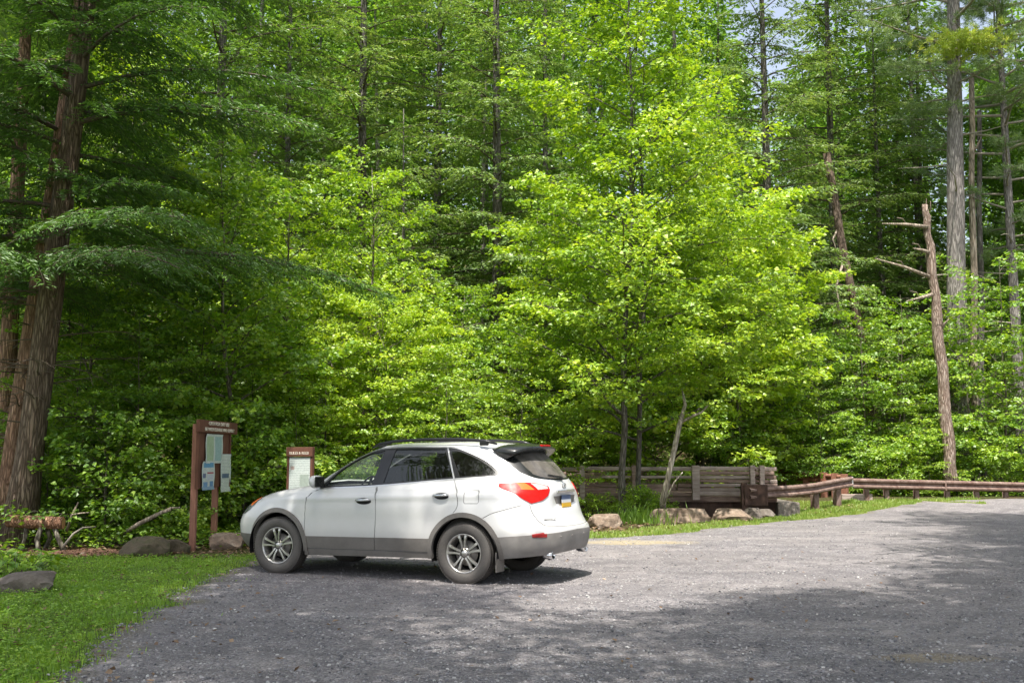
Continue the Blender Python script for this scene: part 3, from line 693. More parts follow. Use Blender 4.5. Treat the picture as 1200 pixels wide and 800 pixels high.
# underside, arch liners, cabin
for s in (-1, 1):
    for xx in (XF, XR):
        b = MB(); V = []; F = []
        for j in range(25):
            a = PI * 1.08 - j * PI * 1.16 / 24
            for yy in (.94, .60): V.append((xx + .452 * math.cos(a), s * yy, ZWH + .452 * math.sin(a)))
        for j in range(24): F.append((2 * j, 2 * j + 1, 2 * j + 3, 2 * j + 2))
        n = len(V); V.append((xx, s * .60, ZWH - .1)); F += [(2 * j + 1, n, 2 * j + 3) for j in range(24)]
        b.add(V, F); b.build('wheel_arch_liner', M['under'], car)
b = MB(); b.box((2.33, 0, .36), (1.9, 1.62, .14)); b.box((2.4, 0, .42), (4.1, 1.12, .20)); b.box((4.35, 0, .44), (.5, 1.3, .10)); b.box((.40, 0, .40), (.4, 1.2, .18)); b.tube([(2, .3, .30), (4.2, .35, .33)], .04); b.box((4.1, 0, .36), (.35, .9, .14), bev=.03)
b.build('underbody', M['under'], car)
b = MB(); b.box((1.72, 0, 1.02), (.55, 1.5, .30), bev=.06); b.box((3.2, 0, .72), (2.2, 1.5, .5)); b.box((3.82, 0, 1.08), (.9, 1.3, .2), bev=.04); b.build('dashboard_and_floor', M['seat'], car)
for xx, yy in ((2.30, -.38), (2.30, .38), (3.15, -.4), (3.15, .4)):
    b = MB(); b.box((xx, yy, .80), (.50, .50, .2), bev=.05); R = Matrix.Rotation(math.radians(14), 3, 'Y'); b.box((xx + .29, yy, 1.12), (.14, .48, .62), 0, R, .05); b.box((xx + .40, yy, 1.46), (.10, .26, .18), 0, R, .04)
    b.build('seat', M['seat'], car)
b = MB(); R = Matrix.Rotation(math.radians(-62), 4, 'Y'); b.lathe([(.178, -.014), (.192, 0), (.178, .014), (.164, 0)], 36, 'z', closed=True)
b.box((0, 0, 0), (.12, .14, .04), bev=.02); b.bar((0, -.17, 0), (0, .17, 0), .03, .02); b.bar((0, 0, 0), (.17, 0, 0), .03, .02)
b.v = [tuple(R @ Vector(v) + Vector((1.98, -.38, 1.13))) for v in b.v]; b.build('steering_wheel', M['black'], car)
b = MB(); b.box((2.03, 0, 1.50), (.03, .24, .06), bev=.01); b.build('rear_view_mirror', M['black'], car)
# ------------------------------------------------------------------ vegetation generators
def g_of(x, y): return ground_z(x, y)
def unit(v): return v / (np.linalg.norm(v, axis=-1, keepdims=True) + 1e-9)
class Leaves:
    """collects leaf cards of real leaf size: every leaf is one folded kite (or a short needle spray)"""
    def __init__(s): s.B = []; s.D = []; s.N = []; s.L = []; s.W = []
    def add(s, base, dirs, nrm, ln, wd):
        s.B.append(base); s.D.append(dirs); s.N.append(nrm); s.L.append(np.broadcast_to(ln, (len(base),))); s.W.append(np.broadcast_to(wd, (len(base),)))
    def count(s): return sum(len(b) for b in s.B)
    def mesh(s, name, mat, r, lobed=False, droop=.0):
        B = np.concatenate(s.B); D = unit(np.concatenate(s.D)); N = np.concatenate(s.N); L = np.concatenate(s.L)[:, None]; W = np.concatenate(s.W)[:, None]
        Sd = unit(np.cross(D, N)); N = np.cross(Sd, D); n = len(B)
        fold = r.uniform(.02, .16, (n, 1)) * W; curl = r.uniform(-.05, .22 + droop, (n, 1)) * L
        if lobed:     # maple-like: base, shoulder, waist, tip - six corners
            pts = [B, B + D * L * .30 + Sd * W * .62 + N * fold, B + D * L * .62 + Sd * W * .36 + N * fold * .5, B + D * L - N * curl, B + D * L * .62 - Sd * W * .36 + N * fold * .5, B + D * L * .30 - Sd * W * .62 + N * fold]
            V = np.stack(pts, 1).reshape(-1, 3); i = np.arange(n)[:, None] * 6
            F = [np.concatenate([i + np.array([[0, 1, 2, 3]]), i + np.array([[0, 3, 4, 5]])])]; at_ = np.tile(r.random(n), 2)
        else:
            pts = [B, B + D * L * .45 + Sd * W * .5 + N * fold, B + D * L - N * curl, B + D * L * .45 - Sd * W * .5 + N * fold]
            V = np.stack(pts, 1).reshape(-1, 3); i = np.arange(n)[:, None] * 4; F = [i + np.array([[0, 1, 2, 3]])]; at_ = r.random(n)
        return mesh_arrays(name, V, F, mat, None, False, at_)
def curve_pts(p0, az, el0, el1, L, k, r, wob=.06):
    ps = [np.array(p0, float)]; a = az
    for i in range(k):
        e = el0 + (el1 - el0) * (i / max(1, k - 1)); a += r.normal(0, wob)
        ps.append(ps[-1] + np.array([math.cos(a) * math.cos(e), math.sin(a) * math.cos(e), math.sin(e)]) * L / k)
    return np.array(ps)
def broadleaf(name, seed, H, r0, cb, R, nprim, ls, mat, barkm, prof=None, el=(.75, .05), flat=.35, dens_=1.0, lean=(0, 0), lobed=True, wood=True, tw=3, wig=.03, top=True):
    """(trunk mesh, crown mesh): a leader with limbs, flat layered sprays of leaves along each side branch"""
    r = np.random.default_rng(seed); rs = random.getstate(); random.seed(seed)
    k = 14; tp = [np.array([0, 0, -.15])]; x = y = 0.0
    for i in range(1, k + 1):
        x += r.normal(0, wig) * H / k * 2; y += r.normal(0, wig) * H / k * 2
        tp.append(np.array([x + lean[0] * (i / k), y + lean[1] * (i / k), H * i / k]))
    tr = [r0 * (1.35 if i == 0 else 1) * (1 - .93 * (i / k) ** 1.1) for i in range(k + 1)]
    wb = MB(); wb.tube(tp, tr, 10, 0, True, True, .05); tp = np.array(tp); lv = Leaves()
    prof = prof or (lambda t: math.sin(PI * min(1, .12 + .80 * (1 - t) ** .75 + 0)) ** .8 if t > .0 else .6)
    ph = r.uniform(0, 6)
    for i in range(nprim):
        t = (i + r.uniform(-.3, .3)) / nprim; t = min(max(t, 0), 1); z = cb + (H * .985 - cb) * t; f = z / H * k; j = int(min(f, k - 1)); p0 = tp[j] + (tp[j + 1] - tp[j]) * (f - j)
        ph += 2.4 + r.normal(0, .35); L = R * prof(t) * r.uniform(.65, 1.12) + .25
        e0 = el[0] * (.5 + .7 * t) + r.normal(0, .1); e1 = el[1] + .35 * t + r.normal(0, .12)
        bp = curve_pts(p0, ph, e0, e1, L, 7, r, .09); br = max(.006, min(tr[j] * .55, .012 + .011 * L))
        if wood: wb.tube(bp, [br * (1 - .85 * q / 7) for q in range(8)], 5, 0, False, True)
        ns = max(3, int(L * 3.1 * dens_)); side = 1
        for q in range(ns):
            s_ = .18 + .82 * (q + r.random()) / ns; u = s_ * 7; a = int(min(u, 6)); p = bp[a] + (bp[a + 1] - bp[a]) * (u - a); d = unit(bp[a + 1] - bp[a]); side = -side
            yaw = math.atan2(d[1], d[0]) + side * r.uniform(.5, 1.15) * (1 if s_ < .95 else .2); l2 = (L * .42 * (1.12 - s_) + .35) * r.uniform(.7, 1.2)
            el2 = r.normal(.02, .14) + d[2] * .4; sp = curve_pts(p, yaw, el2 + .1, el2 - .25, l2, 3, r, .08)
            if wood and l2 > .5: wb.tube(sp, [.006, .005, .004, .002], 3, 0, False, True)
            n = int(l2 * 30 * tw * dens_ * (.085 / ls)) + 4; uu = r.random(n) ** .8 * 3; aa = np.minimum(uu.astype(int), 2); fr = (uu - aa)[:, None]
            c = sp[aa] * (1 - fr) + sp[aa + 1] * fr; dd = np.array([math.cos(yaw), math.sin(yaw), 0.0]); ss = np.array([-dd[1], dd[0], 0.0])
            w_ = (.12 + .34 * l2 * (1 - uu / 3.6)); lat = r.uniform(-1, 1, n) * w_; c = c + ss * lat[:, None] + np.array([0, 0, 1.0]) * (r.normal(0, .025 + flat * .10, n) + r.normal(0, .07) - np.abs(lat) * r.uniform(.05, .4))[:, None]
            ld = unit(dd * r.uniform(.2, 1, (n, 1)) + ss * (np.sign(lat) * r.uniform(.3, 1.2, n))[:, None] + np.array([0, 0, 1.0]) * r.normal(-.22, .28, (n, 1)))
            nn = unit(np.array([0, 0, 1.0]) + r.normal(0, .5, (n, 3))); sz = ls * r.uniform(.45, 1.35, n); lv.add(c, ld, nn, sz, sz * .85)
    random.setstate(rs)
    me = lv.mesh(name + '_foliage', M[mat], r, lobed); w_o = wb
    return w_o, me, M[barkm]
def hemlock(name, seed, H, r0, cb, R, nprim, mat='hemlock', barkm='bark_hemlock', ls=.13, dens_=1.0, lean=(0, 0), stubs=10, prof=None, droop=.35, twigm='twig', lw=.36):
    r = np.random.default_rng(seed); rs = random.getstate(); random.seed(seed); k = 16; tp = []
    for i in range(k + 1):
        t = i / k; tp.append(np.array([lean[0] * t + .05 * math.sin(5 * t + seed), lean[1] * t + .05 * math.cos(4 * t + seed), H * t - (.2 if i == 0 else 0)]))
    tr = [r0 * (1.45 if i == 0 else 1.0) * (1 - .9 * i / k) for i in range(k + 1)]
    wb = MB(); wb.tube(tp, tr, 16, 0, True, True, .06); tp = np.array(tp); lv = Leaves(); ph = r.uniform(0, 6)
    prof = prof or (lambda t: (1 - t) ** .75 * (.75 + .25 * min(1, t * 6)))
    for i in range(nprim + stubs):
        stub = i >= nprim
        t = ((i + r.uniform(-.4, .4)) / nprim if not stub else 0); t = min(max(t, 0), 1)
        z = cb + (H * .99 - cb) * t if not stub else r.uniform(min(2.5, cb * .4), max(cb * 1.25, 3.0)); f = z / H * k; j = int(min(max(f, 0), k - 1)); p0 = tp[j] + (tp[j + 1] - tp[j]) * (f - j)
        ph += 2.4 + r.normal(0, .4)
        if stub:
            L = r.uniform(.6, 2.4) * min(1, r0 * 4 + .3); bp = curve_pts(p0, ph, r.uniform(-.1, .3), r.uniform(-.6, .2), L, 5, r, .18); wb.tube(bp, [.016 * (1 - .8 * q / 5) for q in range(6)], 4, 1, False, True)
            for q in range(int(L * 3)):
                a = r.integers(1, 5); bq = curve_pts(bp[a], ph + r.choice([-1, 1]) * r.uniform(.5, 1.2), r.uniform(-.5, .2), -.6, r.uniform(.2, .7), 3, r, .2); wb.tube(bq, [.008, .006, .004, .002], 3, 1, False, True)
            continue
        L = (R * prof(t) * r.uniform(.7, 1.1) + .3)
        bp = curve_pts(p0, ph, r.normal(.12, .1) + .45 * t, -droop * (1 - t) + r.normal(0, .08), L, 8, r, .05); br = max(.008, min(tr[j] * .45, .008 + .010 * L))
        wb.tube(bp, [br * (1 - .85 * q / 8) for q in range(9)], 4, 1, False, True)
        ns = max(4, int(L * 4.6 * dens_)); side = 1
        for q in range(ns):
            s_ = .05 + .95 * (q + r.random()) / ns; u = s_ * 8; a = int(min(u, 7)); p = bp[a] + (bp[a + 1] - bp[a]) * (u - a); d = unit(bp[a + 1] - bp[a]); side = -side
            yaw = math.atan2(d[1], d[0]) + side * r.uniform(.6, 1.1); l2 = (L * .34 * (1.1 - s_) + .28) * r.uniform(.6, 1.2); sp = curve_pts(p, yaw, r.normal(-.05, .12), -.55, l2, 3, r, .08)
            if l2 > .6: wb.tube(sp, [.006, .005, .004, .002], 3, 1, False, True)
            n = int(l2 * 46 * dens_ * (.13 / ls)) + 4; uu = r.random(n) * 3; aa = np.minimum(uu.astype(int), 2); fr = (uu - aa)[:, None]; c = sp[aa] * (1 - fr) + sp[aa + 1] * fr
            dd = np.array([math.cos(yaw), math.sin(yaw), 0.0]); ss = np.array([-dd[1], dd[0], 0.0]); sg = r.choice([-1, 1], n)
            lat = sg * r.random(n) * (.05 + .16 * l2 * (1 - uu / 3.4)); c = c + ss * lat[:, None] + np.array([0, 0, 1.0]) * (r.normal(0, .02, n) - np.abs(lat) * .35)[:, None]
            ld = unit(dd * r.uniform(.5, 1, (n, 1)) + ss * (sg * r.uniform(.4, 1.0, n))[:, None] + np.array([0, 0, 1.0]) * r.normal(-.28, .18, (n, 1)))
            nn = unit(np.array([0, 0, 1.0]) + r.normal(0, .3, (n, 3))); sz = ls * r.uniform(.6, 1.25, n); lv.add(c, ld, nn, sz, sz * lw)
    random.setstate(rs)
    return wb, lv.mesh(name + '_foliage', M[mat], r), [M[barkm], M[twigm]]
def pine(name, seed, H, r0, cb, R, nprim, mat='pine', barkm='bark_pine', lean=(0, 0), ls=.22, stubs=14, dens_=1.0):
    r = np.random.default_rng(seed); rs = random.getstate(); random.seed(seed); k = 18; tp = []
    for i in range(k + 1):
        t = i / k; tp.append(np.array([lean[0] * t + .06 * math.sin(4 * t + seed), lean[1] * t, H * t - (.2 if i == 0 else 0)]))
    tr = [r0 * (1.35 if i == 0 else 1.0) * (1 - .82 * i / k) for i in range(k + 1)]
    wb = MB(); wb.tube(tp, tr, 18, 0, True, True, .05); tp = np.array(tp); lv = Leaves(); ph = r.uniform(0, 6)
    for i in range(nprim + stubs):
        stub = i >= nprim; t = min(max((i + r.uniform(-.4, .4)) / nprim, 0), 1); z = cb + (H * .98 - cb) * t if not stub else r.uniform(H * .15, cb * 1.2)
        f = z / H * k; j = int(min(max(f, 0), k - 1)); p0 = tp[j] + (tp[j + 1] - tp[j]) * (f - j); ph += 2.4 + r.normal(0, .5)
        if stub:
            L = r.uniform(.5, 2.6); bp = curve_pts(p0, ph, r.uniform(-.1, .4), r.uniform(-.3, .4), L, 5, r, .2); wb.tube(bp, [.035 * (1 - .8 * q / 5) for q in range(6)], 5, 1, False, True); continue
        L = R * (math.sin(PI * min(1, .25 + .75 * (1 - t))) ** .6) * r.uniform(.6, 1.1) + .5
        bp = curve_pts(p0, ph, r.normal(.1, .15) + .3 * t, r.normal(.15, .12), L, 7, r, .1); wb.tube(bp, [(.02 + .012 * L) * (1 - .85 * q / 7) for q in range(8)], 5, 1, False, True)
        ns = max(4, int(L * 3.4 * dens_)); side = 1
        for q in range(ns):
            s_ = .3 + .7 * (q + r.random()) / ns; u = s_ * 7; a = int(min(u, 6)); p = bp[a] + (bp[a + 1] - bp[a]) * (u - a); d = unit(bp[a + 1] - bp[a]); side = -side
            yaw = math.atan2(d[1], d[0]) + side * r.uniform(.4, 1.1); l2 = (L * .3 * (1.15 - s_) + .35) * r.uniform(.7, 1.2); sp = curve_pts(p, yaw, r.normal(.1, .12), .25, l2, 3, r, .1)
            wb.tube(sp, [.012, .009, .006, .003], 3, 1, False, True)
            for tq in range(int(3 + l2 * 4)):
                c0 = sp[3] if tq == 0 else sp[r.integers(1, 4)] + r.normal(0, .12, 3) * np.array([1, 1, .5]); n = 26; c = c0 + r.normal(0, .03, (n, 3)); ld = unit(np.array([math.cos(yaw) * .5, math.sin(yaw) * .5, .25]) + r.normal(0, .75, (n, 3)) * np.array([1, 1, .7]))
                lv.add(c, ld, unit(r.normal(0, 1, (n, 3))), ls * r.uniform(.6, 1.1, n), .012 + .010 * r.random(n))
    random.setstate(rs)
    return wb, lv.mesh(name + '_foliage', M[mat], r), [M[barkm], M['twig_grey']]
def make_tree(kind, tup, label, cat, loc=(0, 0, 0), rz=0, group=None, scale=1.0, parts=('trunk', 'crown')):
    wb, fm, bm_ = tup; root = empty(kind, loc, rz, label, cat, group); root.scale = (scale,) * 3
    wb.build(parts[0], bm_, root, fixn=False); link(parts[1], fm, root); return root
def place(proto, loc, rz=0, scale=1.0, label=None, group=None, tilt=None, sz=None):
    o = copy_tree(proto); o.location = loc; o.rotation_euler = (tilt[0] if tilt else 0, tilt[1] if tilt else 0, rz); o.scale = (scale, scale, sz or scale)
    if 'group' in o and not group: del o['group']
    tag(o, label, None, group); return o
# ------------------------------------------------------------------ terrain
def sst(a, b, x): t = np.clip((x - a) / (b - a), 0, 1); return t * t * (3 - 2 * t)
def ground_z(x, y):
    x = np.asarray(x, float); y = np.asarray(y, float)
    z = .08 * np.sin(x * .23 + 1) * np.sin(y * .19) * sst(20, 30, y)
    z = z + .24 * sst(27, 32, y) * sst(5.5, 9, x)
    hill = np.clip(y - 46, 0, None) * .26 + np.clip(-x - 16 , 0, None) * .10 * sst(16, 30, y) + np.clip(y - 30, 0, None) * .05 * sst(2, -6, x)
    gy = 30.8 + .06 * x; g = sst(5.2, 3.4, np.abs(y - gy - 1.0)) * sst(7.6, 6.6, x) * sst(-9, -4, x)
    z = z + hill - 1.9 * g
    return z
def grid_sheet(name, xs, ys, zf, keep, mat, attrs=None):
    X, Y = np.meshgrid(xs, ys); nx = len(xs); V = np.c_[X.ravel(), Y.ravel(), zf(X.ravel(), Y.ravel())]
    i = (np.arange(len(ys) - 1)[:, None] * nx + np.arange(nx - 1)[None]).ravel(); F = np.c_[i, i + 1, i + nx + 1, i + nx]
    if keep is not None:
        c = V[F].mean(1); F = F[keep(c[:, 0], c[:, 1])]; used, inv = np.unique(F, return_inverse=True); V = V[used]; F = inv.reshape(F.shape)
    me = mesh_arrays(name, V, [F], mat, None, True)
    for an, fn in (attrs or {}).items():
        a = me.attributes.new(an, 'FLOAT', 'POINT'); a.data.foreach_set('value', fn(V[:, 0], V[:, 1]).astype(np.float32))
    return link(name, me)
def G2(px, py): p = gnd(px, py); return (p.x, p.y)
LOT = [(-2.2, -14), (-2.6, 4), G2(70, 800), G2(130, 748), G2(200, 702), G2(255, 674), G2(300, 657), G2(340, 650), G2(430, 643), G2(560, 636), G2(690, 631), G2(765, 627), G2(840, 618), G2(905, 610), G2(980, 604), G2(1040, 600), G2(1078, 596), (13.6, 30.2), (12.6, 31.0), (14.5, 31.6), (17.3, 32.9), (24, 35), (24, -14)]
def sdist(x, y, poly):
    x = np.asarray(x); y = np.asarray(y); P_ = np.array(poly); d = np.full(x.shape, 1e9); n = len(P_)
    for i in range(n):
        a = P_[i]; b = P_[(i + 1) % n]; e = b - a; t = np.clip(((x - a[0]) * e[0] + (y - a[1]) * e[1]) / (e @ e), 0, 1); d = np.minimum(d, np.hypot(x - a[0] - t * e[0], y - a[1] - t * e[1]))
    ins = inside(np.c_[x.ravel(), y.ravel()], [tuple(p) for p in P_]).reshape(x.shape); return np.where(ins, d, -d)
_ph = [(rng.uniform(.3, 7, 2) * rng.choice([-1, 1], 2), rng.uniform(0, 6)) for _ in range(40)]
def wnoise(x, y):
    s = 0
    for k, p in _ph: s = s + np.sin(k[0] * x + k[1] * y + p) / (1 + np.hypot(*k) * .5)
    return s / 6
def lot_d(x, y): return sdist(x, y, LOT) + wnoise(x, y) * .30
def in_lot(x, y): return lot_d(x, y) > 0
t = NT('forest_floor'); v = t.coord('World'); f = t.noise(v, 1.1, 6, .6); g = t.noise(v, 14, 6, .65); h = t.noise(v, 45, 4)
c = t.mix(t.ramp(f, [(.4, 0.0), (.6, 1.0)]), (.075, .05, .03), (.055, .085, .02)); c = t.mix(t.ramp(g, [(.45, 0.0), (.7, .8)]), c, (.16, .105, .06)); c = t.mix(t.ramp(h, [(.5, 0.0), (.75, .6)]), c, (.03, .03, .015))
sy = t.n('SeparateXYZ', Vector=v); lawn = t.ramp(t.math('ADD', t.math('MULTIPLY', t.math('SUBTRACT', 17.0, sy.outputs[1]), 1.0), t.math('MULTIPLY', t.math('SUBTRACT', g, .5), 2.0)), [(0, 0.0), (.6, 1.0)])
c = t.mix(lawn, c, t.mix(g, (.07, .13, .025), (.17, .22, .06)))
t.pbr(c, .95, normal=t.bump(t.math('ADD', g, h), .8, .05), spec=.1); M['floor'] = t.m
t = NT('gravel'); v = t.coord('World')
def vor(sc, ft='F1'):
    n = t.n('TexVoronoi'); t.set(n, 'Vector', v); t.set(n, 'Scale', sc); n.feature = ft; return n
v1 = vor(34); v2 = vor(75); v3 = vor(16)
h1 = t.math('SUBTRACT', 1.0, v1.outputs['Distance']); h2 = t.math('SUBTRACT', 1.0, v2.outputs['Distance'])
cr = t.n('SeparateColor'); t.t.links.new(v1.outputs['Color'], cr.inputs[0]); cr2 = t.n('SeparateColor'); t.t.links.new(v2.outputs['Color'], cr2.inputs[0])
stone = t.ramp(cr.outputs[0], [(0, (.12, .117, .122)), (.35, (.20, .196, .205)), (.7, (.31, .30, .305)), (.95, (.42, .405, .40)), (1, (.62, .60, .58))])
st2 = t.ramp(cr2.outputs[1], [(0, (.095, .092, .098)), (.6, (.25, .24, .25)), (1, (.48, .46, .45))])
c = t.mix(t.ramp(v1.outputs['Distance'], [(.45, 0.0), (.62, 1.0)]), stone, st2)
big = t.noise(v, .35, 5, .6); c = t.mix(t.ramp(big, [(.35, .0), (.68, .55)]), c, (.31, .29, .275), 'MIX')
mid = t.noise(v, 2.2, 6, .65); c = t.mix(t.ramp(mid, [(.38, .42), (.55, 0.0)]), c, (.10, .096, .10)); c = t.mix(t.ramp(mid, [(.58, 0.0), (.8, .35)]), c, (.40, .37, .335))
sx = t.n('SeparateXYZ', Vector=v)
def patch(cx, cy, rx, ry, a=0.0):
    dx = t.math('DIVIDE', t.math('SUBTRACT', sx.outputs[0], cx), rx); dy = t.math('DIVIDE', t.math('SUBTRACT', sx.outputs[1], cy), ry)
    q = t.math('ADD', t.math('MULTIPLY', dx, dx), t.math('MULTIPLY', dy, dy)); q = t.math('ADD', q, t.math('MULTIPLY', t.math('SUBTRACT', mid, .5), 2.6)); return t.ramp(q, [(.25, 1.0), (1.0, 0.0)])
p1 = gnd(738, 636); p2 = gnd(1095, 772)
c = t.mix(t.math('MULTIPLY', patch(p1.x, p1.y, 1.35, .55), .55), c, (.50, .42, .22)); c = t.mix(t.math('MULTIPLY', patch(p2.x, p2.y, .55, .22), .5), c, (.38, .30, .15))
wr = t.noise(t.coord('World', (.35, .9, 1), (0, 0, .5)), .8, 6, .6, .8); c = t.mix(t.ramp(wr, [(.38, .32), (.52, 0.0)]), c, (.14, .135, .14)); c = t.mix(t.ramp(wr, [(.54, 0.0), (.72, .28)]), c, (.40, .375, .35))
ed = t.n('Attribute', attribute_name='edge').outputs['Fac']; em = t.math('ADD', ed, t.math('MULTIPLY', t.math('SUBTRACT', mid, .5), .9))
c = t.mix(t.ramp(em, [(0, .75), (.35, 0.0)]), c, (.19, .17, .11))
hh = t.math('ADD', h1, t.math('MULTIPLY', h2, .5)); hh = t.math('ADD', hh, t.math('MULTIPLY', mid, 1.2))
c = t.mix(1.0, c, (.88, .85, .85), 'MULTIPLY')
t.pbr(c, .88, normal=t.bump(hh, .85, .018), spec=.25); M['gravel'] = t.m
xs = np.concatenate([np.arange(-160, -30, 6), np.arange(-30, 34, .5), np.arange(34, 161, 6)]); ys = np.concatenate([np.arange(-60, 0, 5), np.arange(0, 60, .5), np.arange(60, 240, 5)])
tag(grid_sheet('ground', xs, ys, lambda x, y: ground_z(x, y) + .03 * wnoise(x * 1.3, y * 1.3) * (1 - sst(-.5, .3, sdist(x, y, LOT))) - .03 * sst(-.3, .3, sdist(x, y, LOT)), None, M['floor']), kind='structure')
xs = np.concatenate([np.arange(-6, 8, .07), np.arange(8, 24.2, .16)]); ys = np.concatenate([np.arange(-13.8, 5.5, .5), np.arange(5.5, 22, .07), np.arange(22, 35.2, .11)])
tag(grid_sheet('gravel_lot', xs, ys, lambda x, y: ground_z(x, y) + .012 + .012 * wnoise(x * 2, y * 2) - .03 * sst(.25, -.15, lot_d(x, y)), in_lot, M['gravel'], {'edge': lot_d}), kind='structure')
# loose stones
r = np.random.default_rng(3)
def ico():
    import bmesh
    bm = bmesh.new(); bmesh.ops.create_icosphere(bm, subdivisions=1, radius=1); bm.verts.index_update(); V = np.array([v.co for v in bm.verts]); F = np.array([[v.index for v in f.verts] for f in bm.faces]); bm.free(); return V, F
IV, IF_ = ico()
def scatter_stones(name, n, mat, smin, smax, fpos, flat=.6):
    pos = fpos(n); n = len(pos); s = smin * (smax / smin) ** (r.random(n) ** 2.2); V = IV[None] * (1 + r.normal(0, .22, (n, 12, 1)))
    a = r.uniform(0, 6.28, n); ca, sa = np.cos(a)[:, None], np.sin(a)[:, None]; sc_ = np.stack([r.uniform(.7, 1.3, n), r.uniform(.6, 1, n), np.full(n, flat)], 1)
    V = V * sc_[:, None] * s[:, None, None]; x = V[..., 0] * ca - V[..., 1] * sa; y = V[..., 0] * sa + V[..., 1] * ca
    V = np.stack([x + pos[:, :1], y + pos[:, 1:2], V[..., 2] + pos[:, 2:3] + s[:, None] * .2], -1).reshape(-1, 3)
    F = (IF_[None] + (np.arange(n) * 12)[:, None, None]).reshape(-1, 3)
    return mesh_arrays(name, V, [F], mat, None, False, np.repeat(r.random(n), len(IF_)))
def fan(n, y0=6.5, y1=26, p=1.0):      # more pieces where the lens sees the ground closely
    y = y0 * (y1 / y0) ** (r.random(n) ** p); x = r.uniform(-.56, .56, n) * y; return x, y
def stone_pos(n):
    x, y = fan(n); k = lot_d(x, y) > -.08; x, y = x[k], y[k]; return np.c_[x, y, ground_z(x, y) + .012]
t = NT('loose_stone'); a = t.n('Attribute', attribute_name='rnd').outputs['Fac']
t.pbr(t.ramp(a, [(0, (.10, .10, .105)), (.4, (.20, .196, .205)), (.8, (.33, .32, .32)), (.985, (.42, .41, .39)), (1, (.62, .60, .57))]), .85, spec=.3); M['stone'] = t.m
tag(link('gravel_stones', scatter_stones('gravel_stones', 60000, M['stone'], .004, .017, stone_pos)), kind='stuff')
# grass
def blades(name, x, y, hmin, hmax, wd, mat, lean=.45, z=None):
    n = len(x); z = ground_z(x, y) - .02 if z is None else z; h = r.uniform(hmin, hmax, n) * r.uniform(.6, 1.1, n) * np.clip(.9 + .9 * wnoise(x * 1.7, y * 1.7), .45, 1.8); a = r.uniform(0, 6.28, n); l = r.uniform(0, lean, n) * h; b = a + r.normal(0, 1.2, n)
    B = np.c_[x, y, z]; S_ = np.c_[np.cos(a), np.sin(a), 0 * a] * wd / 2; L = np.c_[np.cos(b) * l, np.sin(b) * l, h]
    mid_ = B + L * np.array([.35, .35, .6]); V = np.stack([B - S_, B + S_, mid_ + S_ * .8, mid_ - S_ * .8, B + L], 1).reshape(-1, 3); i = np.arange(n)[:, None] * 5
    Fq = i + np.array([[0, 1, 2, 3]]); Ft = i + np.array([[3, 2, 4]]); rv = np.clip(r.random(n) * .75 + .25 * (wnoise(x * .8, y * .8) + .5), 0, 1)
    return link(name, mesh_arrays(name, V, [Fq, Ft], M[mat], None, False, np.tile(rv, 2)))
x, y = fan(430000, 6.3, 22, .8); x = x * 1.02; d = lot_d(x, y)
k = ((d < .20 - .5 * r.random(len(d)) ** 3) | ((d < .9) & (r.random(len(d)) < .05 * np.exp(-d * 3) * (wnoise(x * 2.2, y * 2.2) > .05) * 3))) & (x < -.5) & (y < 17.6 + .35 * np.sin(x * 1.7)) & (r.random(len(d)) < np.clip(.22 + .9 * sst(.1, -.7, d), 0, 1)) & (x > -11)
k &= ~((np.abs(x + 6.2) < 3.2) & (y > 16.3 + .25 * np.sin(3 * x)))
gx_, gy_ = x[k], y[k]
tag(blades('grass', gx_, gy_, .022, .080, .011, 'grass'), kind='stuff')
lv = Leaves(); kk = r.random(len(gx_)) < .12; cx_, cy_ = gx_[kk], gy_[kk]; n = len(cx_)
for q in range(3):
    a = r.uniform(0, 6.28, n); lv.add(np.c_[cx_, cy_, ground_z(cx_, cy_) + r.uniform(.015, .07, n)], np.c_[np.cos(a), np.sin(a), r.uniform(-.1, .4, n)], unit(np.c_[r.normal(0, .25, (n, 2)), np.ones(n)]), r.uniform(.018, .04, n), r.uniform(.018, .035, n))
tag(link('clover', lv.mesh('clover', M['grass'], r)), kind='stuff')
# sunny verge along the far edge of the lot and the patch by the guardrail
x = r.uniform(-1.5, 14.5, 260000); y = r.uniform(18, 31.6, 260000); d = lot_d(x, y)
k = (d < .12) & ((d > -.85 - .3 * r.random(len(d))) | ((x > 6.3) & (y > 24) & (y < 31) & (d > -5))) & ~((x < 6.6) & (y > 26.6)) & (y > 19)
tag(blades('verge_grass', x[k], y[k], .04, .13, .022, 'grass_sun'), kind='stuff')
# ------------------------------------------------------------------ things
def gz(x, y): return float(ground_z(x, y))
